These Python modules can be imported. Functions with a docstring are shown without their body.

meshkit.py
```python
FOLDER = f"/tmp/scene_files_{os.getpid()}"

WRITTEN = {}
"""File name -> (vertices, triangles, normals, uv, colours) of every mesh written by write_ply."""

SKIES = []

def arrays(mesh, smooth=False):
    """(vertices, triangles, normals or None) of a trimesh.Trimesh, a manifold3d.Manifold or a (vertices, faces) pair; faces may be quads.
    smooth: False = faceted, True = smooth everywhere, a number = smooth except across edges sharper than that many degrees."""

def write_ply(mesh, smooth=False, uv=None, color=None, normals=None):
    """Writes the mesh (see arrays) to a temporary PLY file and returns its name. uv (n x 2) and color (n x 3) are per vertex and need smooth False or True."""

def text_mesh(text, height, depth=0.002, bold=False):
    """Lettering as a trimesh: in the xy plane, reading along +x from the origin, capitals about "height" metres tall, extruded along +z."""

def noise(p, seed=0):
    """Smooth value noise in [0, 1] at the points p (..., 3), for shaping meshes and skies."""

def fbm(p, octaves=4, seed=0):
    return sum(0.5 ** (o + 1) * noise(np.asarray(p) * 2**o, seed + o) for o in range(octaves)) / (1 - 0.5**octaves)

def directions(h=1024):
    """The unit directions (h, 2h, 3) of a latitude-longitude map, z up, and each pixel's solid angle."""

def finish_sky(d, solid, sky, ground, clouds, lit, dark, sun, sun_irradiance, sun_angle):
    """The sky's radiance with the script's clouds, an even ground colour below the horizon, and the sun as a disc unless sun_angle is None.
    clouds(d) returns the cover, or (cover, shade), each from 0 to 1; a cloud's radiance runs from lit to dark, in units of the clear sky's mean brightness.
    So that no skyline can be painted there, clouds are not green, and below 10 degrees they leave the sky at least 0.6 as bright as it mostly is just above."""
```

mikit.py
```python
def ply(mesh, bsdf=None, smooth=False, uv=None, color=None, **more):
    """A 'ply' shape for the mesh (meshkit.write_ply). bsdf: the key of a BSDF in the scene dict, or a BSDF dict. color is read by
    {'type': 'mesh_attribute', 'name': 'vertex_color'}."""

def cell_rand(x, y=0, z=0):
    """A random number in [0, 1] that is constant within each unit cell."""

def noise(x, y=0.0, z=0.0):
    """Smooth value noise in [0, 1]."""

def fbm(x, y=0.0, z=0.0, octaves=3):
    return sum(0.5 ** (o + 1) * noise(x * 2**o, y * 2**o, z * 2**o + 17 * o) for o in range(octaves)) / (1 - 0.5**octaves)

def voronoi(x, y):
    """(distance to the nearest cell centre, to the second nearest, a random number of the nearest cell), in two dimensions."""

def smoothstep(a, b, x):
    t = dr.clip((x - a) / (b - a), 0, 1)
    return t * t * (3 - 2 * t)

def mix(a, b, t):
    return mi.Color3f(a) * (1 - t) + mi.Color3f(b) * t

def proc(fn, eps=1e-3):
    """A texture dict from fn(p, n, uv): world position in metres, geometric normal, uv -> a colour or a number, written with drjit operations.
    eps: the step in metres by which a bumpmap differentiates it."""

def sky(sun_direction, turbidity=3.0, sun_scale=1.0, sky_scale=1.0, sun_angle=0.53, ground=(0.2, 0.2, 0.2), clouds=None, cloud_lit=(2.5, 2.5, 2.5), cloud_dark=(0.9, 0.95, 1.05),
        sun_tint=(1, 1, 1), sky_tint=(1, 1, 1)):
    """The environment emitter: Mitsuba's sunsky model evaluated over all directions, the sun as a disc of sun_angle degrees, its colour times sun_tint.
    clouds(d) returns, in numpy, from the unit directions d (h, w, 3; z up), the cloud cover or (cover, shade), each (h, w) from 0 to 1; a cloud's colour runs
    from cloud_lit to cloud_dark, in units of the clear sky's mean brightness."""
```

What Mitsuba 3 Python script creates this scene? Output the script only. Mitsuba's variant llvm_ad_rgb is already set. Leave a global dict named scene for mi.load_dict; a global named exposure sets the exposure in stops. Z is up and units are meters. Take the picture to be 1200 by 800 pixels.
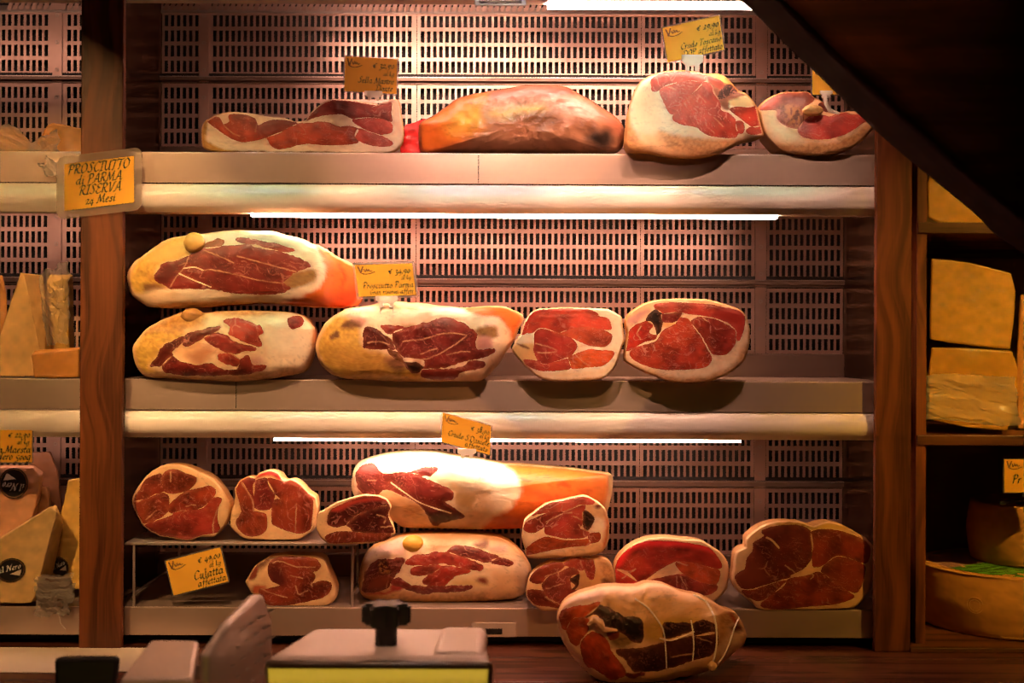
import math, random
import numpy as np
import trimesh, shapely
import mitsuba as mi
import drjit as dr
import mikit, meshkit
from shapely.geometry import Polygon, LineString, Point
from scipy.spatial import Delaunay
from scipy.interpolate import LinearNDInterpolator, NearestNDInterpolator

random.seed(7); np.random.seed(7)
T = mi.ScalarTransform4f
scene, labels = {'type': 'scene'}, {}

# ------------------------------------------------------------------ camera, lights, exposure
H, F, ROLL = 1.6, 1450.0, 0.0042          # eye height, focal length in pixels of a 1200 wide frame, camera roll
exposure = 0.35
scene['camera'] = {'type': 'thinlens', 'fov': 2 * math.degrees(math.atan(600 / F)), 'fov_axis': 'x', 'near_clip': 0.05, 'far_clip': 50.0,
                   'aperture_radius': 0.0035, 'focus_distance': 2.9,
                   'to_world': T().look_at(origin=[0, 0, H], target=[0, 1, H], up=[-math.sin(ROLL), 0, math.cos(ROLL)])}
LAMP = [34.0, 18.5, 13.5]                  # shelf lamps: pinkish white
LAMP_TOP = [36.0, 19.5, 15.0]
LAMP_LEFT = [5.5, 3.0, 2.2]  # left bay lamps, out of view, lighting that bay
SPOTS = [  # unseen ceiling spots lighting hams and slicer: position, target, colour, cutoff, beam width
    ((-0.75, 1.98, 2.95), (-0.60, 2.9, 1.62), (12.5, 6.9, 3.3), 17, 6),
    ((-0.05, 1.98, 2.95), (-0.02, 2.9, 1.75), (13.0, 7.2, 4.9), 20, 7),
    ((0.50, 2.10, 2.95), (0.50, 2.9, 2.02), (8.0, 4.3, 3.0), 20, 7),
    ((-1.45, 1.15, 2.95), (-1.25, 2.9, 1.60), (12.0, 6.3, 2.3), 19, 10),
    ((1.95, 1.20, 2.95), (1.28, 3.0, 1.45), (19.0, 9.3, 1.5), 17, 6),
    ((0.30, 0.9, 2.95), (0.22, 2.9, 1.05), (7.0, 2.8, 0.75), 21, 8),
    ((-0.25, 0.40, 2.95), (0.02, 3.3, 2.18), (9.5, 4.4, 3.1), 12, 4),
    ((0.30, 1.50, 2.95), (0.32, 2.9, 1.60), (5.0, 2.6, 0.9), 11, 4),
    ((-0.20, 1.05, 2.95), (-0.22, 1.5, 1.2), (3.6, 1.9, 1.2), 20, 10),
]
scene['ambient'] = {'type': 'constant', 'radiance': {'type': 'rgb', 'value': [0.010, 0.0055, 0.003]}}


def P(px, py, Y):
    """World point that shows at pixel (px, py) at distance Y."""
    dx, dy = np.asarray(px, float) - 600, np.asarray(py, float) - 400
    c, s = math.cos(ROLL), math.sin(ROLL)
    ux, uy = dx * c + dy * s, -dx * s + dy * c
    Y = np.broadcast_to(np.asarray(Y, float), ux.shape)
    return np.stack([ux / F * Y, Y, H - uy / F * Y], -1)


def lin(r, g, b):
    c = np.array([r, g, b]) / 255.0
    return np.where(c < 0.04045, c / 12.92, ((c + 0.055) / 1.055) ** 2.4)


# ------------------------------------------------------------------ materials
def rgb(c): return {'type': 'rgb', 'value': [float(x) for x in c]}


def mat(name, bsdf, two=True):
    scene['m_' + name] = {'type': 'twosided', 'bsdf': bsdf} if two else bsdf
    return 'm_' + name


def pr(color, rough, **k):
    return {'type': 'principled', 'base_color': color if isinstance(color, dict) else rgb(color), 'roughness': rough, **k}


VC = {'type': 'mesh_attribute', 'name': 'vertex_color'}
def fat_relief(p, n, uv):
    return (mikit.fbm(p.x * 140, p.y * 140, p.z * 220, 2) - 0.5) * 0.0011


def meat_relief(p, n, uv):
    return (mikit.fbm(p.x * 160, p.y * 200, p.z * 420, 2) - 0.5) * 0.0007


MEAT = mat('meat', {'type': 'bumpmap', 'arbitrary': mikit.proc(meat_relief, 6e-4), 'scale': 1.0, 'nested': pr(VC, 0.40, specular=0.36)})
FAT = mat('fat', {'type': 'bumpmap', 'arbitrary': mikit.proc(fat_relief, 8e-4), 'scale': 1.0, 'nested': pr(VC, 0.45, specular=0.4)})
WRAPPED = mat('wrapped', pr(VC, 0.38, specular=0.4, clearcoat=0.45, clearcoat_gloss=0.88))
STEEL = mat('steel', pr((0.62, 0.54, 0.49), 0.33, metallic=0.75, specular=0.5))


def grille_col(p, n, uv):
    v = mikit.fbm(p.x * 9, p.y * 2, p.z * 14)
    return mikit.mix((0.56, 0.39, 0.32), (0.74, 0.52, 0.43), v)


GRILLE = mat('grille', pr(mikit.proc(grille_col), 0.34, metallic=0.55, specular=0.5))
LIPM = mat('lip', pr((0.62, 0.49, 0.41), 0.32, metallic=0.7, specular=0.5))
MIRROR = mat('polished', {'type': 'roughconductor', 'alpha': 0.035, 'specular_reflectance': rgb((0.26, 0.21, 0.18))})
DECKM = mat('deck', pr((0.20, 0.15, 0.12), 0.4, metallic=0.4))  # steel darkened to carry the shade lying on the decks
RAILM = mat('rail', pr((0.22, 0.15, 0.115), 0.35, metallic=0.45))  # darkened steel: shade and dirt at the back put into the colour
PLATEM = mat('plate', pr((0.42, 0.33, 0.27), 0.4))
DARK = mat('dark', pr((0.012, 0.009, 0.008), 0.5))
COVER = mat('cover', pr((0.86, 0.80, 0.72), 0.32, specular=0.5))
BLACK = mat('black', pr((0.012, 0.011, 0.011), 0.35))
WHITE = mat('white', pr((0.88, 0.84, 0.76), 0.35))
YELLOW = mat('card', pr((0.84, 0.47, 0.05), 0.55, specular=0.25))
INK = mat('ink', pr((0.02, 0.014, 0.01), 0.6))
LOGO = mat('logo', pr((0.20, 0.09, 0.03), 0.6))


def wood(c0, c1, axis, sc=1.0):
    def fn(p, n, uv):
        q = [p.x * 60 * sc, p.y * 60 * sc, p.z * 60 * sc]
        q[axis] = q[axis] * 0.035
        w = mikit.fbm(p.x * 4, p.y * 4, p.z * 4, 2) * 5
        g = mikit.fbm(q[0] + w, q[1], q[2], 3)
        fine = mikit.noise(q[0] * 6, q[1] * 6, q[2] * 6)
        return mikit.mix(c0, c1, dr.clip(mikit.smoothstep(0.25, 0.75, g) * 0.8 + fine * 0.3 - 0.05, 0, 1))
    return mikit.proc(fn)


POST = mat('post', pr(wood((0.065, 0.018, 0.006), (0.20, 0.056, 0.016), 2), 0.42, specular=0.4))
BOARD = mat('board', pr(wood((0.05, 0.015, 0.006), (0.12, 0.038, 0.012), 0), 0.45, specular=0.35))
COUNTER = mat('counter', pr(wood((0.028, 0.007, 0.004), (0.085, 0.023, 0.011), 0), 0.38, specular=0.4))
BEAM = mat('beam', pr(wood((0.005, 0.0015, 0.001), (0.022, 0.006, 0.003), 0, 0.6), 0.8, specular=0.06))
WALL = mat('plaster', pr((0.17, 0.105, 0.03), 0.8))
ROOM = mat('room', pr((0.22, 0.14, 0.08), 0.9))
PAPER = mat('paper', pr((0.75, 0.66, 0.54), 0.6))


def film_bump(p, n, uv):
    return mikit.fbm(p.x * 60 + mikit.fbm(p.x * 20, p.y * 20, p.z * 20) * 3, p.y * 60, p.z * 90, 3) * 0.004


CHEESE = mat('cheese', {'type': 'bumpmap', 'arbitrary': {**mikit.proc(film_bump, 8e-4)}, 'scale': 1.0,
                        'nested': pr(VC, 0.33, specular=0.5, clearcoat=0.7, clearcoat_gloss=0.85)})
RINDM = mat('cheese_rind', pr(VC, 0.5, specular=0.35))
FILM = mat('film', {'type': 'blendbsdf', 'weight': 0.13, 'a': {'type': 'thindielectric'}, 'b': {'type': 'twosided', 'bsdf': pr((0.8, 0.76, 0.7), 0.12, specular=1.0)}}, two=False)
SLEEVE = mat('sleeve', {'type': 'blendbsdf', 'weight': 0.12, 'a': {'type': 'thindielectric'}, 'b': {'type': 'twosided', 'bsdf': pr((0.75, 0.62, 0.5), 0.2, specular=0.6)}}, two=False)
ALU = mat('aluminium', pr((0.66, 0.54, 0.45), 0.36, metallic=0.45))
ALUP = mat('aluminium_polished', pr((0.75, 0.68, 0.60), 0.12, metallic=1.0))


# ------------------------------------------------------------------ helpers
def obj(key, mesh, bsdf, smooth=False, color=None, **k):
    scene[key] = mikit.ply(mesh, bsdf, smooth=smooth, color=color, **k)
    return key


def tag(key, label=None, cat=None, group=None, kind=None):
    d = {}
    if label: d['label'] = label
    if cat: d['category'] = cat
    if group: d['group'] = group
    if kind: d['kind'] = kind
    labels[key] = d


def nn(base, i): return base if i == 0 else f'{base}_{i:03d}'


def box(x0, x1, y0, y1, z0, z1, bevel=0.0):
    if bevel <= 0:
        m = trimesh.creation.box([x1 - x0, y1 - y0, z1 - z0])
        m.apply_translation([(x0 + x1) / 2, (y0 + y1) / 2, (z0 + z1) / 2])
        return m
    b, pts = bevel, []
    for sx in (0, 1):
        for sy in (0, 1):
            for sz in (0, 1):
                X, Y, Z = (x1 if sx else x0), (y1 if sy else y0), (z1 if sz else z0)
                dx, dy, dz = (-b if sx else b), (-b if sy else b), (-b if sz else b)
                k = 0.293
                for (fx, fy, fz) in ((0, 1, 1), (1, 0, 1), (1, 1, 0), (k, k, 1), (k, 1, k), (1, k, k)):
                    pts.append((X + dx * fx, Y + dy * fy, Z + dz * fz))
    return trimesh.convex.convex_hull(np.array(pts))


def extrude_x(profile, x0, x1):
    """Closed (y, z) profile extruded from x0 to x1."""
    m = trimesh.creation.extrude_polygon(Polygon(profile), x1 - x0)
    v = np.array(m.vertices)
    m.vertices = np.stack([v[:, 2] + x0, v[:, 0], v[:, 1]], 1)
    m.fix_normals()
    return m


def tube(pts, r, sides=6):
    p = np.asarray(pts, float)
    t = np.gradient(p, axis=0); t /= np.linalg.norm(t, axis=1, keepdims=True) + 1e-12
    a = np.cross(t, np.where(np.abs(t[:, 2:]) < 0.9, [0, 0, 1.0], [1.0, 0, 0])); a /= np.linalg.norm(a, axis=1, keepdims=True)
    b = np.cross(t, a); ang = np.arange(sides) * 2 * np.pi / sides
    r = np.broadcast_to(r, (len(p),))
    v = p[:, None] + r[:, None, None] * (np.cos(ang)[None, :, None] * a[:, None] + np.sin(ang)[None, :, None] * b[:, None])
    i, j = np.meshgrid(np.arange(len(p) - 1), np.arange(sides), indexing='ij')
    q = np.stack([i * sides + j, (i + 1) * sides + j, (i + 1) * sides + (j + 1) % sides, i * sides + (j + 1) % sides], -1).reshape(-1, 4)
    v = np.vstack([v.reshape(-1, 3), p[:1], p[-1:]]); n = len(p) * sides
    f = np.vstack([q[:, [0, 2, 1]], q[:, [0, 3, 2]]] + [[[n, k, (k + 1) % sides] for k in range(sides)], [[n + 1, n - sides + (k + 1) % sides, n - sides + k] for k in range(sides)]])
    m = trimesh.Trimesh(v, f, process=False)
    return m


def spline(pts, step=1.0, closed=True):
    p = np.asarray(pts, float); n = len(p); out = []
    for i in range(n if closed else n - 1):
        if closed: a, b, c, d = p[(i - 1) % n], p[i], p[(i + 1) % n], p[(i + 2) % n]
        else: a, b, c, d = p[max(i - 1, 0)], p[i], p[i + 1], p[min(i + 2, n - 1)]
        k = max(2, int(np.linalg.norm(c - b) / step))
        t = (np.arange(k) / k)[:, None]
        m1, m2 = (c - a) * 0.42, (d - b) * 0.42
        out.append((2 * t**3 - 3 * t**2 + 1) * b + (t**3 - 2 * t**2 + t) * m1 + (-2 * t**3 + 3 * t**2) * c + (t**3 - t**2) * m2)
    if not closed: out.append(p[-1:])
    return np.vstack(out)


def resample(p, n):
    q = np.vstack([p, p[:1]]); s = np.r_[0, np.cumsum(np.linalg.norm(np.diff(q, axis=0), axis=1))]
    u = np.linspace(0, s[-1], n, endpoint=False)
    return np.stack([np.interp(u, s, q[:, 0]), np.interp(u, s, q[:, 1])], 1)


def nz(p, sc, seed=0, oct=3):
    q = np.c_[np.asarray(p)[:, :2] * sc, np.full(len(p), seed * 7.31 + 0.5)]
    return meshkit.fbm(q, oct, seed)


def sstep(a, b, x):
    t = np.clip((x - a) / (b - a), 0, 1); return t * t * (3 - 2 * t)


def Zc(x0, y0, s):
    """Traced coordinates in a magnified view -> frame pixels."""
    return lambda *c: np.array(c, float).reshape(-1, 2) / s + [x0, y0]


# meat colours (reflectance); dark and black also paint shaded hollows
C = dict(fat=(0.80, 0.60, 0.39), fatw=(0.86, 0.72, 0.54), cream=(0.74, 0.48, 0.25), tan=(0.55, 0.29, 0.12), rind=(0.50, 0.25, 0.08), orange=(0.56, 0.13, 0.02), redor=(0.42, 0.06, 0.012),
         lard=(0.58, 0.36, 0.07), ochre=(0.42, 0.22, 0.045), brown=(0.17, 0.07, 0.03), dark=(0.024, 0.010, 0.007), black=(0.012, 0.008, 0.007),
         lean=(0.27, 0.036, 0.026), pink=(0.40, 0.075, 0.058), red=(0.36, 0.030, 0.020), maroon=(0.15, 0.020, 0.018), deep=(0.085, 0.014, 0.012), brownred=(0.20, 0.035, 0.018), orangered=(0.42, 0.075, 0.025),
         pale=(0.58, 0.30, 0.25), grey=(0.36, 0.27, 0.21), bright=(0.55, 0.02, 0.02), crumb=(0.26, 0.15, 0.05))
C = {k: np.array(v) for k, v in C.items()}


def paint_poly(col, pts, poly, color, soft):
    pg = Polygon(poly).buffer(0)
    P2 = shapely.points(pts)
    sd = shapely.distance(P2, pg.boundary) * np.where(shapely.contains_xy(pg, pts[:, 0], pts[:, 1]), 1, -1)
    w = sstep(-soft, soft, sd)[:, None]
    return col * (1 - w) + np.asarray(color) * w


def ham(key, outline, Y, depth, bulge=0.012, p=5.0, base='fat', rim='rind', paints=(), muscles=(), seams=(), floor=None, slope=(0, 0), bump=0.0022, grow=None,
        rimw=0.05, back='rind', backq=2.6, mat_body=FAT, seed=1, lip_y=2.905, na=230, nr=44, grain=0.35, seamw=0.42, spread=1.25, rough=1.4, wall=None):
    """A cut ham: one closed body (fat and rind, cut face to the front) and its lean muscles, with black patches painting shaded hollows, as parts lying in the cut face."""
    o = resample(spline(outline, 1.0), na)
    o += (np.c_[nz(o, 0.12, seed), nz(o, 0.12, seed + 40)] - 0.5) * 1.6
    c = np.array(Polygon(o).centroid.coords[0])
    s = np.linspace(0, 1, nr + 1)[1:] ** 0.85
    ring = c + (o - c)[None] * s[:, None, None]                       # nr, na, 2
    prof = bulge * (1 - np.clip(1 - s**p, 0, 1) ** (1 / p))
    fpx = np.vstack([c[None], ring.reshape(-1, 2)])
    sv = np.r_[0, np.repeat(s, na)]
    yf = Y + np.r_[0, np.repeat(prof, na)] + (slope[0] * (fpx[:, 0] - c[0]) + slope[1] * (fpx[:, 1] - c[1])) / 500.0
    if grow is not None: yf = yf + grow(fpx)
    amp = bump * np.clip((1.0 - sv) * 8, 0, 1)
    yf = yf + amp * 2 * (nz(fpx, 0.045, seed + 3) - 0.5) + amp * 0.7 * (nz(fpx, 0.2, seed + 5) - 0.5)
    vf = P(fpx[:, 0], fpx[:, 1], yf)
    # back
    nb = 18
    t = np.linspace(0, 1, nb + 1)[1:]
    sc = np.clip(1 - t**backq, 0, 1) ** (1 / backq)
    vo = vf[-na:]; cw = vo.mean(0)
    vb = []
    for tt, ss in zip(t[:-1], sc[:-1]):
        q = cw + (vo - cw) * ss
        q[:, 1] = vo[:, 1] * (1 - tt * 0.5) + cw[1] * tt * 0.5 + depth * tt
        vb.append(q)
    tip = cw + [0, depth, 0]
    v = np.vstack([vf] + vb + [tip[None]])
    f = [[0, 1 + (j + 1) % na, 1 + j] for j in range(na)]
    nrows = nr + nb - 1
    i, j = np.meshgrid(np.arange(nrows - 1), np.arange(na), indexing='ij')
    a, b = 1 + i * na + j, 1 + i * na + (j + 1) % na
    f = np.vstack([f, np.stack([a, b, b + na], -1).reshape(-1, 3), np.stack([a, b + na, a + na], -1).reshape(-1, 3)])
    last = 1 + (nrows - 1) * na
    f = np.vstack([f, [[last + jj, last + (jj + 1) % na, len(v) - 1] for jj in range(na)]])
    if floor is not None:
        hit = (v[:, 1] > lip_y) & (v[:, 2] < floor + 0.0008)
        v[hit, 2] = floor + 0.0008
    v[:, 1] = np.minimum(v[:, 1], 3.285)
    m = trimesh.Trimesh(v, f, process=False)
    if m.volume < 0: m.invert()
    # colours
    nf = len(vf)
    allpx = np.vstack([fpx] + [o] * (nb - 1) + [c[None]])
    w = allpx + (np.c_[nz(allpx, 0.16, seed + 11), nz(allpx, 0.16, seed + 12)] - 0.5) * 5.0
    col = np.tile(C[base] if isinstance(base, str) else np.array(base), (len(v), 1)).astype(float)
    for pp in paints:
        poly, cc = pp[0], pp[1]; soft = pp[2] if len(pp) > 2 else 2.0
        tint = C[cc] if isinstance(cc, str) else np.array(cc)
        if cc in ('lard', 'ochre', 'crumb', 'brown', 'grey', 'tan', 'rind'):
            f1, f2 = sstep(0.2, 0.8, nz(allpx, 0.38, seed + 71)), sstep(0.52, 0.8, nz(np.c_[w[:, 0] * 0.6, w[:, 1] * 1.5], 0.11, seed + 72))
            tint = tint * (0.84 + 0.36 * f1 - 0.28 * f2)[:, None] * (1 + np.array([0, 0.12, 0.25]) * (f1 - 0.5)[:, None])
        col = paint_poly(col, w, spline(poly, 2.0), tint, soft)
    sv_all = np.r_[sv, np.full(len(v) - nf, 1.3)]
    if muscles:
        un = shapely.unary_union([Polygon(spline(mu[0], 1.5)).buffer(0) for mu in muscles])
        dm = shapely.distance(shapely.points(w), un)
        wm = np.exp(-(dm / 3.2) ** 2) * sstep(0.38, 0.66, nz(allpx, 0.10, seed + 41)) * 0.45 + np.exp(-(dm / 9.0) ** 2) * sstep(0.58, 0.78, nz(np.c_[w[:, 0] * 0.5, w[:, 1] * 1.4], 0.09, seed + 42)) * 0.35
        col = col + (np.array([0.50, 0.20, 0.12]) - col) * wm[:, None]
    rw = sstep(1 - rimw, 1.0, sv_all + (nz(allpx, 0.1, seed + 21) - 0.5) * rimw)[:, None]
    col = col * (1 - rw) + C[rim] * rw
    bw = sstep(1.0, 1.3, sv_all)[:, None]
    col = col * (1 - bw) + C[back] * bw
    mott = 0.86 + 0.28 * nz(allpx, 0.07, seed + 31)
    col = col * mott[:, None] * (0.93 + 0.14 * nz(allpx, 0.4, seed + 32))[:, None]
    pinkw = (sstep(0.55, 0.8, nz(allpx, 0.09, seed + 35)) * 0.35 * sstep(1.02, 0.97, sv_all))[:, None]
    col = col * (1 - pinkw) + col * np.array([0.96, 0.74, 0.66]) * pinkw
    scr = 1 - np.abs(2 * nz(np.c_[w[:, 0] * 0.06, w[:, 1] * 0.22], 1.0, seed + 37, 2) - 1)
    col = col * (1 - 0.22 * sstep(0.94, 0.995, scr) * sstep(0.4, 0.65, nz(allpx, 0.05, seed + 38)))[:, None]
    warm = (nz(allpx, 0.05, seed + 33) - 0.5)[:, None] * np.array([0.0, 0.12, 0.22])
    col = np.clip(col * (1 + warm), 0.004, 0.95)
    obj(key + '__body', m, mat_body, True, col)
    ylin, ynear = LinearNDInterpolator(fpx, yf), NearestNDInterpolator(fpx, yf)
    inner = Polygon(c + (o - c) * 0.985).buffer(0)
    cut = shapely.unary_union([LineString(spline(q[0] if isinstance(q, tuple) else q, 2.0, False)).buffer((q[1] if isinstance(q, tuple) else seamw)) for q in seams if isinstance(q, tuple)]) if any(isinstance(q, tuple) for q in seams) else None
    lines = [LineString(spline(q, 2.0, False)) for q in seams if not isinstance(q, tuple)]
    lines = shapely.unary_union(lines) if lines else None
    k = 0
    raw = [Polygon(spline(mu[0], 1.2)).buffer(0) for mu in muscles]
    for im, mu in enumerate(muscles):
        poly, cc = mu[0], mu[1]; ang = mu[2] if len(mu) > 2 else 20.0; extra = mu[3] if len(mu) > 3 else None
        q = spline(poly, 1.2)
        q = q + (np.c_[nz(q, 0.3, seed + 50 + k), nz(q, 0.3, seed + 60 + k)] - 0.5) * rough + (np.c_[nz(q, 0.1, seed + 51 + k), nz(q, 0.1, seed + 61 + k)] - 0.5) * max(rough - 1.4, 0) * 2
        pg = Polygon(q).buffer(0).buffer(spread).intersection(inner)
        others = [r.buffer(0.75 if r.distance(raw[im]) > 0 else 0.3) for i2, r in enumerate(raw) if i2 != im and not (r.area > raw[im].area and r.intersection(raw[im]).area > 0.5 * raw[im].area)]
        if others: pg = pg.difference(shapely.unary_union(others))
        if cut is not None: pg = pg.difference(cut)
        pg = pg.buffer(-0.25).buffer(0.25)
        for g in getattr(pg, 'geoms', [pg]):
            if g.is_empty or g.area < 6: continue
            mesh, mc = muscle_mesh(g, ylin, ynear, C[cc] if isinstance(cc, str) else np.array(cc), ang, seed + 17 * k, grain, extra, lines=lines)
            obj(nn(key + '__lean_or_hollow', k), mesh, MEAT, True, mc)
            k += 1
    return ylin, ynear, m


def muscle_mesh(g, ylin, ynear, col, ang, seed, grain, extra=None, pitch=0.8, lift=0.0007, lines=None):
    rings = [np.array(g.exterior.coords)[:-1]] + [np.array(r.coords)[:-1] for r in g.interiors if Polygon(r).area > 1.5]
    g = Polygon(rings[0], [r for r in rings[1:]])
    bp = np.vstack([resample(r, max(6, int(LineString(np.vstack([r, r[:1]])).length / 0.9))) for r in rings])
    x0, y0, x1, y1 = g.bounds
    gx, gy = np.meshgrid(np.arange(x0, x1, pitch), np.arange(y0, y1, pitch * 0.9))
    gx = gx + (np.arange(gx.shape[0])[:, None] % 2) * pitch / 2
    pts = np.c_[gx.ravel(), gy.ravel()]
    pts = pts[shapely.contains_xy(g, pts[:, 0], pts[:, 1])]
    if len(pts): pts = pts[shapely.distance(shapely.points(pts), g.boundary) > 0.55]
    pts = np.vstack([bp, pts]) + np.random.RandomState(seed).uniform(-1e-4, 1e-4, (len(bp) + len(pts), 2))
    tri = Delaunay(pts).simplices
    cen = pts[tri].mean(1)
    tri = tri[shapely.contains_xy(g, cen[:, 0], cen[:, 1])]
    a, b, c_ = pts[tri[:, 0]], pts[tri[:, 1]], pts[tri[:, 2]]
    area = (b[:, 0] - a[:, 0]) * (c_[:, 1] - a[:, 1]) - (b[:, 1] - a[:, 1]) * (c_[:, 0] - a[:, 0])
    flip = area < 0
    tri[flip] = tri[flip][:, ::-1]
    d = shapely.distance(shapely.points(pts), g.boundary)
    y = ylin(pts); bad = np.isnan(y); y[bad] = ynear(pts[bad])
    y = y - 0.0002 - lift * sstep(0, 4.5, d) + (0.0012 * (nz(pts, 0.25, seed) - 0.5) + 0.0016 * (nz(pts, 0.07, seed + 9) - 0.5)) * sstep(0, 4, d)
    v = P(pts[:, 0], pts[:, 1], y)
    m = trimesh.Trimesh(v, tri, process=False)
    if m.face_normals[:, 1].mean() > 0: m.invert()
    # colours: tone, fibres, marbling
    r = math.radians(ang); ca, sa = math.cos(r), math.sin(r)
    q = np.c_[pts[:, 0] * ca + pts[:, 1] * sa, -pts[:, 0] * sa + pts[:, 1] * ca]
    warp = (nz(pts, 0.05, seed + 2) - 0.5) * 14
    st = nz(np.c_[q[:, 0] * 0.10, q[:, 1] * 0.75 + warp], 1.0, seed + 3)
    def veins(fx, fy, sd, lo):
        ridge = 1 - np.abs(2 * nz(np.c_[q[:, 0] * fx + warp * 0.1, q[:, 1] * fy + warp * 0.5], 1.0, sd, 2) - 1)
        return sstep(lo, 0.998, ridge)
    vein = np.maximum(veins(0.055, 0.17, seed + 4, 0.955) * sstep(0.36, 0.55, nz(pts, 0.04, seed + 6)), 0.7 * veins(0.10, 0.42, seed + 14, 0.93) * sstep(0.48, 0.66, nz(pts, 0.06, seed + 16)))
    speck = sstep(0.66, 0.80, nz(pts, 0.6, seed + 7, 2)) * sstep(0.38, 0.7, nz(pts, 0.06, seed + 8))
    tone = 0.50 + 0.85 * sstep(0.22, 0.78, nz(pts, 0.05, seed + 1)) + 0.42 * (st - 0.5) + 0.25 * (nz(pts, 0.3, seed + 19) - 0.5)
    out = col[None] * np.clip(tone, 0.25, 1.6)[:, None]
    hue = sstep(0.45, 0.8, nz(pts, 0.035, seed + 23))[:, None]
    out = out * (1 - 0.35 * hue) + (out * np.array([1.15, 1.75, 1.0])) * 0.35 * hue
    edge = np.exp(-(d / 2.6) ** 2) * (0.25 + 0.75 * sstep(0.35, 0.65, nz(pts, 0.12, seed + 27)))
    out = out + (np.array([0.55, 0.22, 0.11]) - out) * (0.20 * edge)[:, None]
    out = out * np.array([1.0, 0.78, 0.72])
    out = out + (C['pale'] * [1, .85, .8] - out) * np.clip(vein * grain * 1.35 + speck * grain * 0.6, 0, 0.8)[:, None]
    if lines is not None:
        dl = shapely.distance(shapely.points(pts + (np.c_[nz(pts, 0.25, seed + 80), nz(pts, 0.25, seed + 81)] - 0.5) * 2.2), lines)
        wl = np.exp(-(dl / 0.72) ** 2) * (0.45 + 0.55 * sstep(0.3, 0.55, nz(pts, 0.13, seed + 82)))
        out = out + (np.array([0.60, 0.33, 0.20]) - out) * (0.85 * wl)[:, None]
    if extra is not None:
        for (poly, cc, soft) in extra:
            tint = C[cc] if isinstance(cc, str) else np.array(cc)
            if cc == 'crumb':
                g1 = sstep(0.42, 0.58, nz(pts, 0.33, seed + 90))[:, None]; g2 = sstep(0.55, 0.7, nz(pts, 0.3, seed + 91))[:, None]
                tint = (out * 0.8) * (1 - g1) + np.array([0.36, 0.17, 0.05]) * g1
                tint = tint * (1 - g2) + C['dark'] * g2
            out = paint_poly(out, pts, spline(poly, 2.0), tint, soft)
    return m, np.clip(out, 0.003, 0.95)


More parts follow.
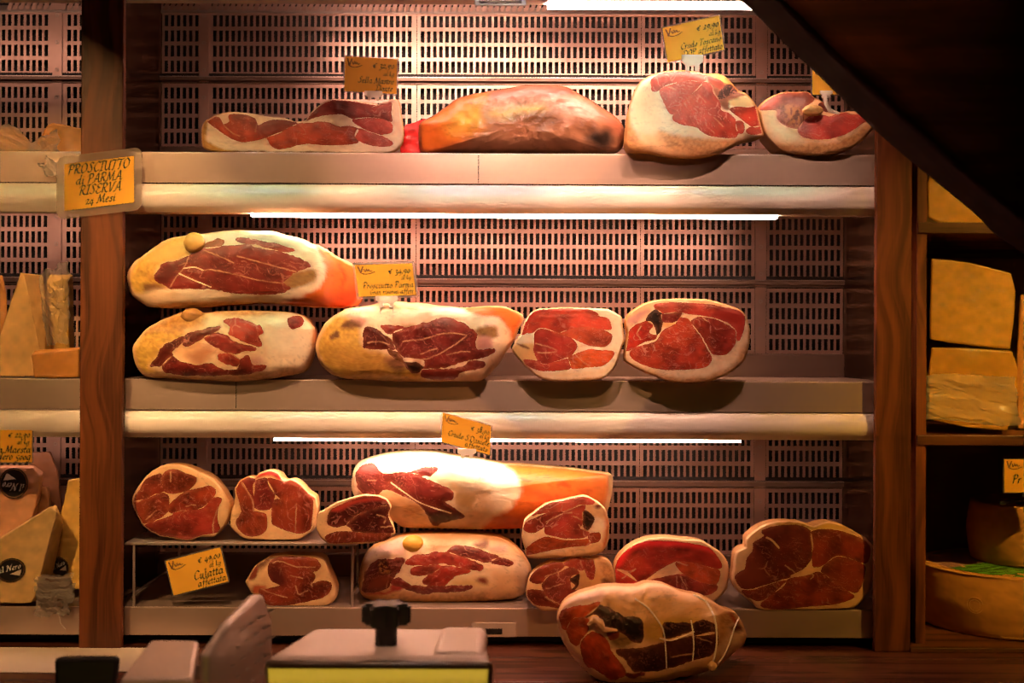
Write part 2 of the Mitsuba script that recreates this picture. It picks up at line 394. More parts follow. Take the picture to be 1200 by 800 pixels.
def blob(center, radii, seed=0, noise=0.06, sub=3):
    m = trimesh.creation.icosphere(subdivisions=sub)
    v = np.array(m.vertices)
    v = v * (1 + noise * 2 * (meshkit.fbm(v * 1.7 + seed * 3.1, 3, seed) - 0.5))[:, None] * np.asarray(radii) + np.asarray(center)
    return trimesh.Trimesh(v, m.faces, process=False)


def vcol(m, color, var=0.15, sc=60, seed=0):
    v = np.asarray(m.vertices)
    n = meshkit.fbm(v * sc, 3, seed)
    return np.clip(np.asarray(color)[None] * (1 - var + 2 * var * n)[:, None], 0.003, 0.95)


# ------------------------------------------------------------------ setting: room round the shop
def plane_obj(key, m, b): obj(key, m, b); tag(key, kind='structure')


plane_obj('floor', box(-3.6, 3.6, -2.4, 3.7, -0.05, 0.0), ROOM)
plane_obj('ceiling', box(-3.6, 3.6, -2.4, 3.7, 3.0, 3.05), ROOM)
plane_obj('wall_rear', box(-3.6, 3.6, -2.45, -2.4, 0, 3.0), ROOM)
plane_obj('wall_left', box(-3.65, -3.6, -2.4, 3.7, 0, 3.0), ROOM)
plane_obj('wall_right', box(3.6, 3.65, -2.4, 3.7, 0, 3.0), ROOM)
plane_obj('wall_front', box(-3.6, 3.6, 3.6, 3.7, 0, 3.0), WALL)

for k, (pos, tgt, colr, cut, beam) in enumerate(SPOTS):
    key = nn('unseen_spotlight', k)  # out of view; placed and tinted to light the display
    d = np.array(tgt, float) - pos; d /= np.linalg.norm(d)
    can = trimesh.creation.annulus(0.035, 0.045, 0.12)
    can.apply_transform(trimesh.geometry.align_vectors([0, 0, 1], d)); can.apply_translation(np.array(pos) - d * 0.03)
    obj(key + '__housing', can, BLACK, 30)
    obj(key + '__bracket', tube([np.array(pos) - d * 0.085, np.array([pos[0], pos[1], 3.0])], 0.008), BLACK)
    scene[f'spot_light_{k}'] = {'type': 'spot', 'to_world': T().look_at(origin=list(pos), target=list(tgt), up=[0.1, 0, 1]), 'intensity': rgb(colr), 'cutoff_angle': float(cut), 'beam_width': float(beam)}
    tag(key, 'unseen black can spotlight out of view above, lighting the display and slicer', 'spotlight', 'unseen ceiling spotlights')

for k, (x, y) in enumerate(((-1.2, -0.9), (1.3, -0.7))):  # added fill globes behind the camera, lifting the dim shelves
    key = nn('added_fill_lamp', k)
    g = trimesh.creation.icosphere(3, 0.11); g.apply_translation([x, y, 2.35])
    obj(key + '__globe', g, WHITE, True, emitter={'type': 'area', 'radiance': rgb((2.0, 1.0, 0.35))})
    obj(key + '__cord', tube([[x, y, 2.455], [x, y, 2.7], [x, y, 3.0]], 0.005), BLACK)
    tag(key, 'added warm fill globe lamp out of view behind the camera, the ' + ('left' if k == 0 else 'right') + ' one', 'lamp')

# ------------------------------------------------------------------ refrigerated cabinet
YF, YB = 2.90, 3.30                                  # shelf front, back panels
zf = lambda py: H - (py - 400) / F * YF              # heights read at the shelf front and at the back
zb = lambda py: H - (py - 400) / F * YB
xf = lambda px: (px - 600) / F * YF
xb = lambda px: (px - 600) / F * YB
COUNTER_Z = H - 0.715
LIPS = [(179.2, 215.5), (445.5, 481.5), (712.6, 745.5)]
BL, BR = xb(188), xb(988)                            # inner corners of the main bay
LEFT_END = -1.75
ROWS_A = [[19.3, 37.0, 54.7, 72.5], [255.0, 273.3, 291.0, 309.2], [490.0, 508.0, 526.3, 544.6]]
ROWS_B = [[104.0, 121.6, 139.2, 156.8], [341.0, 359.5, 377.8, 395.6], [575.6, 593.4, 611.6, 630.6]]
SLOT_H = [13.2, 13.2, 13.2]
PITCH, SLOTW = 7.14 / F * YB, 4.15 / F * YB


def perforated(x0, x1, z0, z1, rows, y, th=0.0018, x_start=None, skip=()):
    """Sheet with real slots. rows: (z_low, z_high)."""
    n = int((x1 - x0 - 0.006) / PITCH)
    off = x0 + ((x1 - x0) - (n - 1) * PITCH) / 2
    xs = [x0]
    for i in range(n): xs += [off + i * PITCH - SLOTW / 2, off + i * PITCH + SLOTW / 2]
    xs.append(x1)
    zs = [z0]
    for (a, b) in sorted(rows): zs += [a, b]
    zs.append(z1)
    xs, zs = np.array(xs), np.array(zs)
    nx, nz_ = len(xs) - 1, len(zs) - 1
    V, Fq = [], []
    gx, gz = np.meshgrid(xs, zs, indexing='ij')
    V.append(np.stack([gx, np.full_like(gx, y), gz], -1).reshape(-1, 3))
    i, j = np.meshgrid(np.arange(nx), np.arange(nz_), indexing='ij')
    hole = (i % 2 == 1) & (j % 2 == 1)
    idx = lambda a, b: a * len(zs) + b
    q = np.stack([idx(i, j), idx(i + 1, j), idx(i + 1, j + 1), idx(i, j + 1)], -1)
    Fq.append(q[~hole])
    base = len(V[0])
    hv, hf = [], []
    for a, b in zip(i[hole], j[hole]):
        xa, xb_, za, zb_ = xs[a], xs[a + 1], zs[b], zs[b + 1]
        k = base + len(hv)
        hv += [(xa, y, za), (xb_, y, za), (xb_, y, zb_), (xa, y, zb_), (xa, y + th, za), (xb_, y + th, za), (xb_, y + th, zb_), (xa, y + th, zb_)]
        hf += [(k, k + 4, k + 5, k + 1), (k + 1, k + 5, k + 6, k + 2), (k + 2, k + 6, k + 7, k + 3), (k + 3, k + 7, k + 4, k)]
    V.append(np.array(hv)); Fq.append(np.array(hf))
    return np.vstack(V), np.vstack(Fq)


CAB = 'refrigerated_cabinet'
tag(CAB, 'stainless refrigerated display cabinet with slotted back panels behind the hams', 'cabinet')
segs = [(LEFT_END, xb(60)), (xb(72), xb(180)), (BL + 0.001, xb(234)), (xb(242), xb(487)), (xb(487) + 0.0012, xb(750)), (xb(750) + 0.0012, xb(884)), (xb(898), BR - 0.001)]
k = 0
for lv in range(3):
    for rows in (ROWS_A[lv], ROWS_B[lv]):
        rr = [(zb(r + SLOT_H[lv]), zb(r)) for r in rows]
        z0, z1 = zb(rows[-1] + 17.6), zb(rows[0] - 4.5)
        for (a, b) in segs:
            obj(nn(CAB + '__grille_panel', k), perforated(a, b, z0, z1, rr, YB), GRILLE); k += 1
k = 0
for px in (66, 238, 891):
    for (p0, p1) in ((0, 178), (236, 418), (470, 655)):
        w = (5.6 if px != 891 else 6.4) / F * YB
        m = [box(xb(px) - w, xb(px) + w, YB - 0.003, YB + 0.004, zb(p1), zb(p0))]
        obj(nn(CAB + '__upright', k), trimesh.util.concatenate(m), GRILLE)
        for q in range(int((p1 - p0) / 32)):
            hz = zb(p0 + 20 + q * 32)
            ring = trimesh.creation.torus(0.0042, 0.0012, major_sections=10, minor_sections=5)
            ring.apply_transform(trimesh.transformations.rotation_matrix(math.pi / 2, [1, 0, 0])); ring.apply_translation([xb(px), YB - 0.0035, hz])
            obj(nn(nn(CAB + '__upright', k) + '__hook_hole', q), ring, STEEL, 30)
        k += 1
for lv, (p0, p1) in enumerate(((88.5, 99.5), (323.5, 335.5), (558.5, 571))):
    z0, z1 = zb(p1), zb(p0)
    # rail standing proud of the panels under a black strip of painted shade
    zr_ = zb(p0 + 3.2)
    prof = [(YB + 0.001, z0), (YB - 0.004, z0), (YB - 0.004, z0 + 0.003), (YB + 0.0005, z0 + 0.004), (YB + 0.0005, z0 + 0.006), (YB - 0.014, z0 + 0.007), (YB - 0.014, zr_ - 0.002), (YB - 0.012, zr_), (YB + 0.001, zr_)]
    obj(nn(CAB + '__ledge', lv), extrude_x(prof, LEFT_END, BR), RAILM)
    obj(nn(CAB + '__ledge', lv) + '__lit_edge', box(LEFT_END, BR, YB - 0.0148, YB - 0.0141, zr_ - 0.003, zr_ - 0.0002), STEEL)  # pale strip painting the lamplight along the rail top edge
    obj(nn(CAB + '__gap_shade', lv), box(LEFT_END, BR, YB - 0.001, YB + 0.002, zr_ + 0.0005, z1 + 0.002), DARK)  # black strip stands for shade in the recess above the rail
obj(CAB + '__rear_wall', box(LEFT_END, BR + 0.02, YB + 0.03, YB + 0.045, H - 0.72, H + 0.95), DARK)
obj(CAB + '__end_wall', box(BL - 0.012, BL, 2.94, YB, H - 0.715, H + 0.93), MIRROR)
obj(CAB + '__end_wall_001', box(BR, BR + 0.012, 2.94, YB, H - 0.715, H + 0.93), MIRROR)
for lv, z in enumerate((zf(179.2), zf(445.5), zf(712.6))):
    obj(nn(CAB + '__lower_rail', lv), extrude_x([(YB + 0.004, z), (YB - 0.012, z), (YB - 0.012, zb((173.5, 413, 648)[lv]) - 0.004), (YB - 0.006, zb((173.5, 413, 648)[lv])), (YB + 0.004, zb((173.5, 413, 648)[lv]))], LEFT_END, BR), RAILM)
# top: air outlet strip, ceiling of the bay and canopy
obj(CAB + '__roof', box(LEFT_END, BR + 0.012, 2.93, YB + 0.03, H + 0.925, H + 0.94), DARK)
obj(CAB + '__plinth', box(LEFT_END, BR + 0.012, 2.95, YB + 0.03, COUNTER_Z, zf(745.5)), DARK)  # near-black colour stands for the shade under the lowest shelf
zt = zb(17.5)
obj(CAB + '__outlet_rail', extrude_x([(YB + 0.0, zt), (YB - 0.01, zt), (YB - 0.01, zt + 0.004), (YB - 0.004, zt + 0.006), (YB + 0.0, zt + 0.02)], LEFT_END, BR), STEEL)
k = 0
for x in np.arange(LEFT_END + 0.4, BR - 0.02, 0.016):
    v = np.array([[x, YB - 0.004, zt + 0.008], [x + 0.011, YB - 0.004, zt + 0.008], [x + 0.018, YB - 0.004, zt + 0.026], [x + 0.007, YB - 0.004, zt + 0.026]])
    v = np.vstack([v, v + [0, 0.003, 0]])
    m = trimesh.convex.convex_hull(v)
    if k < 300: obj(nn(CAB + '__outlet_fin', k), m, GRILLE); k += 1


# shelves: deck, lip, lamp cover, lamp
def shelf(key, x0, x1, lv, lamp_px, radiance, label, lamp=True):
    zl, zs = zf(LIPS[lv][0]), zf(LIPS[lv][1])
    tag(key, label, 'shelf')
    obj(key + '__deck', box(x0, x1, YF + 0.004, YB - 0.014, zl - 0.004, zl), DECKM)
    obj(key + '__lip', extrude_x([(YF, zs), (YF, zl - 0.004), (YF + 0.0012, zl - 0.0012), (YF + 0.004, zl), (YF + 0.0065, zl - 0.001), (YF + 0.0065, zs), ], x0, x1), LIPM, 25)
    if not lamp: return
    a = np.linspace(math.radians(80), math.radians(-60), 13)
    top, bot = zs - 0.003, zf((250.0, 514.2)[lv])
    r, zc = (top - bot) * 0.54, (top + bot) / 2 + 0.002
    prof = [(YF + 0.05, top)] + [(YF + 0.012 - 0.026 * math.cos(t), zc + r * math.sin(t) * 0.93) for t in a] + [(YF + 0.005, bot), (YF + 0.05, bot)]
    obj(key + '__lamp_cover', extrude_x(prof, x0, x1), COVER, 28)
    if lamp_px:
        ly, lz = (YF + 0.012, bot - 0.008) if lamp_px[0] > 0 else (YF + 0.054, bot + 0.012)  # left bay lamp sits unseen behind its cover
        obj(key + '__lamp', box(xf(lamp_px[0]), xf(lamp_px[1]), ly, ly + 0.030, lz, lz + 0.0075), COVER, emitter={'type': 'area', 'radiance': rgb(radiance)})
        labels[key + '__lamp'] = {'label': 'glowing white lamp strip'}


LX0, LX1 = LEFT_END, xf(131) - 0.012
MX0, MX1 = xf(131), xf(1041)
names = ['top', 'middle', 'bottom']
lamp_px = [(292, 912), (320, 870), None]
for lv in range(3):
    shelf(nn('display_shelf', lv), MX0, MX1, lv, lamp_px[lv], LAMP, f'{names[lv]} steel shelf between the two wooden posts, carrying hams', lv < 2)
for lv in range(3):
    shelf(nn('display_shelf', 3 + lv), LX0, LX1, lv, (-260, 70) if lv < 2 else None, LAMP_LEFT, f'{names[lv]} steel shelf left of the left wooden post, with cheese on it', lv < 2)
# canopy above the top frame edge, with its lamp
CAN = 'canopy'
tag(CAN, 'light metal canopy edge along the top of the display cabinet', 'canopy')
zc0 = zf(3.5)
obj(CAN + '__lamp_cover', extrude_x([(YF - 0.01, zc0 + 0.004), (YF - 0.015, zc0 + 0.06), (YF, zc0 + 0.12), (YF + 0.06, zc0 + 0.12), (YF + 0.06, zc0 + 0.012), (YF + 0.01, zc0)], LEFT_END, MX1), COVER, 30)
obj(CAN + '__lamp', box(xf(640), xf(905), YF + 0.0, YF + 0.04, zc0 - 0.004, zc0 + 0.003), COVER, emitter={'type': 'area', 'radiance': rgb(LAMP_TOP)})
obj(CAN + '__lamp_001', box(xf(350), xf(640), YF + 0.066, YF + 0.096, zc0 + 0.030, zc0 + 0.037), COVER, emitter={'type': 'area', 'radiance': rgb(LAMP_TOP)})  # out of view behind the canopy edge, lighting the upper panels
obj(CAN + '__lamp_002', box(xf(-260), xf(70), YF + 0.066, YF + 0.096, zc0 + 0.030, zc0 + 0.037), COVER, emitter={'type': 'area', 'radiance': rgb([1.0 * c for c in LAMP_LEFT])})  # unseen above the frame, lights the left bay panels
obj(CAN + '__latch_plate', box(xf(555), xf(615), YF - 0.012, YF - 0.004, zf(8), zf(0.5), 0.001), STEEL)
obj(CAN + '__latch_plate__window', box(xf(560), xf(610), YF - 0.0135, YF - 0.011, zf(5.5), zf(2.5)), BLACK)
# latch plate on the lowest lip
obj('display_shelf_002__latch_plate', box(xf(554), xf(606), YF - 0.003, YF + 0.001, zf(746), zf(729), 0.0008), PLATEM)
obj('display_shelf_002__latch_plate__slot', box(xf(571), xf(590), YF - 0.0042, YF - 0.002, zf(742.5), zf(736)), BLACK)
for i, (px, lv) in enumerate(((277, 1), (560, 0))):
    obj(nn('display_shelf_001' if lv else 'display_shelf', 0) + '__lip_joint', box(xf(px) - 0.0008, xf(px) + 0.0008, YF - 0.0005, YF + 0.001, zf(LIPS[lv][1]) + 0.003, zf(LIPS[lv][0]) - 0.006), BLACK)

# ------------------------------------------------------------------ wooden posts, counter, right shelf unit, beam
YP = 2.865
for i, (a, b, t0, lab) in enumerate(((93.5, 143.5, -40, 'brown wooden post on the left, behind the yellow hanging sign'), (1026.5, 1068.5, -40, 'brown wooden post between the hams and the cheese shelves on the right'))):
    x0, x1 = (a - 600) / F * YP, (b - 600) / F * YP
    obj(nn('wooden_post', i), box(x0, x1, YP, YP + 0.020, COUNTER_Z, H + 0.95, 0.003), POST, 20)
    tag(nn('wooden_post', i), lab, 'post')
# the counter in planks
tag('counter', 'dark brown wooden counter below the display', 'counter')
yy = [0.95, 1.25, 1.55, 1.85, 2.12, 2.36, 2.60, 2.80, 3.34]
for i in range(len(yy) - 1):
    obj(nn('counter__plank', i), box(-2.2, 2.2, yy[i] + 0.001, yy[i + 1] - 0.001, COUNTER_Z - 0.04, COUNTER_Z, 0.0015), COUNTER, 20)
obj('counter__front', box(-2.2, 2.2, 0.97, 1.0, 0.0, COUNTER_Z - 0.04), BOARD)
# white paper at the left
v, f = [], []
pq = P(np.array([-40, 0, 110, 232, 226, 170, 60, -40]), np.array([757, 757, 757, 757.5, 770, 784, 788, 786.0]), 1.0)
pts2 = []
for (px, py) in ((-60, 758), (235, 758), (228, 766), (170, 786), (70, 788), (-60, 787)):
    d = P(np.array(px), np.array(py), 1.0) - [0, 0, H]
    tt = (COUNTER_Z + 0.001 - H) / d[2]
    pts2.append((d[0] * tt, min(d[1] * tt, 2.87)))
m = trimesh.creation.extrude_polygon(Polygon(pts2), 0.0012); m.apply_translation([0, 0, COUNTER_Z + 0.0003])
obj('paper_sheet', m, PAPER); tag('paper_sheet', 'pale paper sheet lying flat on the counter at the left', 'paper')

# right shelf unit
U = 'wooden_shelf_unit'
tag(U, 'dark wooden shelf unit with cheese right of the right post', 'shelf unit')
YU = 2.90
xu = lambda px: (px - 600) / F * YU
UX1 = 1.85
obj(U + '__upright', box(xu(1074), xu(1086), YU, 3.42, H - 0.705, H + 0.9, 0.002), POST, 20)
for i, (p0, p1) in enumerate(((258.5, 271.5), (507.5, 519.5))):
    obj(nn(U + '__shelf_board', i), box(xu(1074.5), UX1, YU - 0.006, 3.42, H - (p1 - 400) / F * YU, H - (p0 - 400) / F * YU, 0.002), BOARD, 20)
zbb = H - (757 - 400) / F * 2.86
obj(U + '__base_board', box((1068.5 - 600) / F * 2.86, UX1, 2.86, 3.42, COUNTER_Z, zbb, 0.002), BOARD, 20)
obj(U + '__back_board', box(xu(1074), UX1, 3.42, 3.44, COUNTER_Z, H + 0.9), WALL)
obj(U + '__dark_strip', box(xu(1086), UX1, 3.39, 3.42, H - (300 - 400) / F * 3.4, H - (278 - 400) / F * 3.4), BOARD)  # dark brown strip across the back below the upper board

# hewn beam, a stair stringer crossing the top right corner
YBm = 1.75
edge = np.array([(700, -160), (790, -76), (873, 2), (950, 77), (1025, 148), (1071, 187), (1142, 247), (1171, 276), (1200, 295), (1280, 365)], float)
el = spline(edge, 6.0, False)
pw = P(el[:, 0], el[:, 1], YBm + 0.12) - [0, 0.12, 0]
d = pw[-1] - pw[0]; d /= np.linalg.norm(d); up = np.array([-d[2], 0, d[0]]); up = up if up[2] > 0 else -up
sec = [(0.0, 0.020), (0.004, 0.006), (0.018, 0.0), (0.30, 0.0), (0.60, 0.004), (0.612, 0.02), (0.612, 0.13), (0.60, 0.15), (0.02, 0.15), (0.0, 0.13)]
sub = []
for i in range(len(sec)):
    a, b = np.array(sec[i]), np.array(sec[(i + 1) % len(sec)])
    n = max(1, int(np.linalg.norm(b - a) / 0.008))
    sub += [a + (b - a) * t / n for t in range(n)]
sub = np.array(sub)
V = []
for i, q in enumerate(pw):
    ring = q[None] + up[None] * sub[:, :1] + np.array([0, 1.0, 0])[None] * sub[:, 1:]
    V.append(ring)
V = np.array(V)
q = V.reshape(-1, 3)
disp = 0.010 * (meshkit.fbm(np.c_[q @ d * 9, q @ up * 60, q[:, 1] * 60], 3, 3) - 0.5) + 0.012 * (meshkit.fbm(q * 7, 2, 5) - 0.5)
q = q + disp[:, None] * np.array([0, 1.0, 0]) + (0.006 * (meshkit.fbm(q * 12, 2, 9) - 0.5))[:, None] * up
n, s_ = V.shape[:2]
i, j = np.meshgrid(np.arange(n - 1), np.arange(s_), indexing='ij')
fq = np.stack([i * s_ + j, i * s_ + (j + 1) % s_, (i + 1) * s_ + (j + 1) % s_, (i + 1) * s_ + j], -1).reshape(-1, 4)
q = np.vstack([q, V[0].mean(0), V[-1].mean(0)])
fc = [[len(q) - 2, (a + 1) % s_, a] for a in range(s_)] + [[len(q) - 1, (n - 1) * s_ + a, (n - 1) * s_ + (a + 1) % s_] for a in range(s_)]
bm = trimesh.Trimesh(q, np.vstack([fq[:, [0, 1, 2]], fq[:, [0, 2, 3]], fc]), process=False)
bm.fix_normals()
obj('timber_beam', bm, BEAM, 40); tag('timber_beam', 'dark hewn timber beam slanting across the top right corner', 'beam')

# ------------------------------------------------------------------ hams
Z1, Z2, Z3 = zf(179.2), zf(445.5), zf(712.6)
zr = H - (637.5 - 400) / F * YF          # top of the wire stand
G = {}

# 1: sliced half, left end of the top shelf
A, B = Zc(230, 100, 7.5), Zc(340, 100, 7.5)
c2 = np.concatenate
ham('ham', c2([A(45, 410, 60, 340, 100, 300, 180, 260, 290, 235, 420, 240, 540, 255, 640, 275, 760, 285, 850, 310, 905, 322, 960, 305, 1010, 235, 1090, 165), B(365, 120, 450, 120, 560, 130, 680, 150, 780, 165, 850, 142, 900, 120, 950, 130, 970, 190, 985, 300, 1000, 400, 990, 500, 930, 570, 840, 592, 600, 592, 300, 592, 0, 592), A(600, 592, 250, 588, 80, 565, 50, 500)]),
    2.905, 0.10, 0.008, 7, 'fatw', 'tan', floor=Z1, seed=11, rimw=0.03,
    paints=[(A(40, 300, 95, 300, 95, 480, 250, 560, 500, 590, 100, 595, 40, 560), 'ochre', 1.5), (A(250, 578, 800, 582, 1200, 578, 1200, 600, 250, 600), 'brown', 1), (B(700, 140, 780, 160, 850, 140, 900, 118, 900, 150, 800, 185), 'pale', 2)],
    muscles=[(A(105, 310, 190, 285, 235, 350, 300, 320, 295, 265, 420, 265, 510, 300, 540, 360, 620, 325, 700, 310, 860, 325, 870, 345, 800, 365, 740, 410, 640, 445, 520, 475, 420, 490, 330, 470, 250, 420, 190, 380), (0.34, 0.055, 0.025), 15, [(A(560, 300, 860, 300, 860, 350, 640, 440, 520, 460), 'maroon', 12)]),
             (c2([A(630, 460, 700, 430, 800, 390, 880, 345, 1000, 340, 1090, 325), B(350, 340, 430, 370, 520, 365, 600, 392, 565, 455, 592, 495, 480, 515, 300, 515, 150, 505, 60, 520), A(805, 540, 720, 552, 660, 520, 640, 480)]), (0.33, 0.055, 0.030), 5),
             (B(600, 385, 700, 420, 820, 460, 890, 500, 880, 525, 780, 530, 680, 510, 600, 475, 570, 440), 'pink', 15),
             (B(145, 300, 190, 225, 260, 165, 350, 128, 500, 130, 640, 150, 760, 180, 850, 168, 885, 160, 880, 240, 888, 312, 820, 290, 700, 278, 560, 288, 460, 245, 300, 255, 200, 280), (0.30, 0.045, 0.035), 10),
             (B(560, 300, 680, 287, 800, 298, 880, 335, 895, 370, 880, 410, 800, 425, 700, 395, 610, 350, 565, 320), (0.32, 0.045, 0.04), 8)],
    seams=[A(240, 350, 320, 420, 380, 445), A(530, 350, 520, 410), A(560, 350, 660, 340)])
tag('ham', 'low sliced ham half with wavy white fat seams, leftmost on the top shelf', 'ham')

# 2: whole wrapped ham with a red sleeve on its shank
A = Zc(470, 90, 4.444)
ham('ham_001', A(92, 300, 100, 240, 180, 195, 240, 150, 300, 110, 400, 85, 520, 65, 640, 45, 780, 40, 870, 55, 940, 95, 1000, 130, 1080, 180, 1140, 230, 1170, 290, 1160, 350, 1120, 390, 900, 398, 500, 398, 200, 396, 105, 392),
    2.90, 0.14, 0.085, 2.1, (0.36, 0.17, 0.09), 'brown', floor=Z1, seed=22, rimw=0.04, back='brown', mat_body=WRAPPED, bump=0.007,
    paints=[(A(80, 400, 90, 230, 240, 140, 400, 80, 520, 70, 440, 170, 420, 260, 330, 330, 200, 400), 'orange', 9), (A(240, 240, 380, 170, 420, 200, 400, 270, 260, 300), (0.75, 0.36, 0.06), 14),
            (A(480, 60, 800, 38, 930, 90, 700, 120, 480, 130), (0.23, 0.09, 0.06), 6), (A(440, 150, 700, 120, 960, 130, 1000, 230, 860, 200, 640, 200, 460, 210), 'grey', 9),
            (A(470, 180, 700, 150, 760, 170, 660, 195, 500, 215), (0.60, 0.36, 0.10), 7), (A(600, 200, 800, 200, 860, 230, 700, 260), 'brown', 7), (A(880, 220, 1000, 230, 1010, 280, 900, 270), 'brown', 6),
            (A(970, 290, 1080, 270, 1110, 340, 1060, 385, 980, 350), 'black', 9), (A(1020, 160, 1150, 240, 1165, 330, 1090, 270), (0.30, 0.11, 0.06), 6)])
tag('ham_001', 'whole cured ham in clear wrap with a red sleeve, on the top shelf', 'ham')
o = spline(A(0, 396, 8, 300, 20, 255, 70, 238, 125, 218, 112, 262, 98, 330, 104, 396), 1.0)
m = trimesh.creation.extrude_polygon(Polygon(o * [1, -1]), 30)
v = np.array(m.vertices)
pl = P(v[:, 0], -v[:, 1], 3.0 + v[:, 2] / 500); pl[:, 2] = np.maximum(pl[:, 2], Z1 + 0.001)
v, f = trimesh.remesh.subdivide_to_size(pl, m.faces, 0.006)
v[:, 1] += 0.004 * (meshkit.fbm(v * 90, 2, 4) - 0.5)
m = trimesh.Trimesh(v, f, process=False); m.merge_vertices(); m.fix_normals()
obj('ham_001__shank_sleeve', m, WRAPPED, True, vcol(m, (0.62, 0.012, 0.012), 0.3, 120)); labels['ham_001__shank_sleeve'] = {'label': 'bright red sleeve'}

# 3: Toscano
A = Zc(720, 70, 6.667)
ham('ham_002', A(85, 560, 100, 440, 130, 310, 180, 200, 260, 130, 400, 90, 560, 80, 700, 105, 800, 105, 880, 140, 960, 230, 1040, 270, 1110, 360, 1140, 480, 1165, 580, 1140, 605, 1040, 625, 920, 680, 820, 735, 700, 762, 560, 768, 400, 755, 250, 725, 130, 715, 85, 660),
    2.865, 0.20, 0.035, 3.2, 'fatw', 'rind', floor=Z1, seed=33, slope=(0.10, -0.22), rimw=0.06,
    paints=[(A(60, 420, 110, 380, 150, 520, 240, 640, 380, 720, 600, 770, 300, 780, 60, 740), 'rind', 4), (A(330, 555, 500, 590, 760, 620, 1000, 610, 1170, 600, 1000, 680, 800, 780, 500, 790, 330, 700), 'tan', 4), (A(180, 560, 330, 560, 420, 700, 600, 750, 300, 740), 'cream', 10),
            (A(130, 310, 300, 150, 290, 240, 350, 400, 330, 540, 160, 520), 'fat', 10),
            (A(700, 120, 800, 100, 880, 140, 960, 230, 1030, 280, 910, 330, 900, 390, 840, 370, 760, 220), 'brown', 2), (A(760, 110, 860, 120, 930, 190, 900, 200, 800, 150), (0.6, 0.33, 0.08), 2), (A(900, 330, 980, 290, 1060, 290, 1110, 360, 960, 372), 'cream', 2)],
    muscles=[(A(295, 210, 300, 150, 400, 105, 560, 90, 700, 120, 720, 140, 690, 165, 560, 160, 430, 180, 360, 215, 335, 240, 300, 240), 'pink', 8), (A(360, 240, 430, 205, 560, 170, 680, 180, 640, 230, 560, 300, 490, 380, 455, 420, 420, 390, 380, 300), 'pink', 30),
             (A(700, 180, 750, 205, 770, 270, 820, 340, 830, 400, 900, 430, 940, 480, 960, 560, 940, 600, 820, 600, 720, 575, 640, 520, 540, 505, 470, 470, 465, 440, 540, 340, 640, 240), (0.38, 0.062, 0.045), 50),
             (A(910, 390, 960, 375, 1060, 380, 1110, 370, 1130, 450, 1140, 510, 1080, 520, 1000, 460), 'lean', 40), (A(955, 490, 1000, 490, 1010, 550, 990, 570, 955, 550), 'pink'), (A(1050, 540, 1140, 520, 1150, 565, 1080, 578, 1040, 565), 'pink'),
             (A(815, 290, 850, 220, 900, 200, 965, 235, 900, 268, 840, 300), 'black'), (A(735, 140, 830, 170, 850, 215, 800, 210), 'brownred')],  # black polygon paints the dark inside of a cavity
    seams=[A(660, 280, 700, 320, 715, 330), A(420, 210, 480, 235), A(780, 450, 850, 520)], grain=0.8)
tag('ham_002', 'big pink cut ham with thick white fat, under the Crudo Toscano tag', 'ham')

# 4: right end of the top shelf
A = Zc(880, 90, 7.5)
ham('ham_003', A(60, 290, 100, 225, 180, 170, 280, 135, 400, 130, 500, 130, 560, 180, 640, 220, 720, 290, 800, 310, 860, 300, 980, 310, 1060, 375, 1078, 400, 1060, 470, 980, 560, 880, 630, 760, 668, 600, 690, 450, 690, 300, 668, 200, 600, 120, 500, 90, 420, 75, 340),
    2.885, 0.20, 0.03, 3.2, 'cream', 'rind', floor=Z1, seed=44, slope=(-0.1, -0.15), rimw=0.06,
    paints=[(A(200, 600, 340, 590, 600, 590, 840, 520, 1060, 400, 1100, 480, 860, 680, 400, 720), 'tan', 4), (A(90, 330, 210, 290, 240, 390, 420, 490, 480, 560, 360, 580, 180, 540), 'fat', 8), (A(440, 560, 700, 560, 1000, 400, 1060, 380, 900, 500, 700, 580), 'fat', 3),
            (A(60, 280, 180, 180, 280, 140, 480, 130, 560, 180, 500, 240, 300, 150), 'pale', 3), (A(560, 180, 640, 220, 720, 300, 660, 340, 620, 250), 'cream', 3)],
    muscles=[(A(80, 280, 180, 195, 300, 150, 480, 145, 550, 195, 500, 240, 460, 290, 450, 400, 400, 450, 300, 420, 240, 370, 230, 290, 160, 285), (0.16, 0.045, 0.025), 50, [(A(300, 230, 420, 260, 440, 380, 380, 430, 300, 330), 'crumb', 8), (A(290, 160, 480, 150, 540, 190, 430, 230, 330, 220), 'deep', 7), (A(90, 270, 200, 200, 250, 220, 170, 280), 'pink', 5)]),
             (A(420, 460, 480, 380, 580, 340, 700, 355, 800, 315, 900, 340, 1000, 325, 1040, 355, 950, 420, 840, 490, 700, 535, 540, 540, 450, 510), (0.28, 0.030, 0.024), 10), (A(640, 230, 700, 280, 660, 300, 600, 250), 'deep')])
tag('ham_003', 'cut ham with a crumbly dark hollow, at the top shelf right end by the beam', 'ham')
b = P(600 - 600 + 880 + 545 / 7.5, 90 + 295 / 7.5, 2.876)
m = blob(b, (0.024, 0.012, 0.013), 3, 0.2); obj('ham_003__bone', m, FAT, True, vcol(m, (0.62, 0.36, 0.13), 0.3, 200))

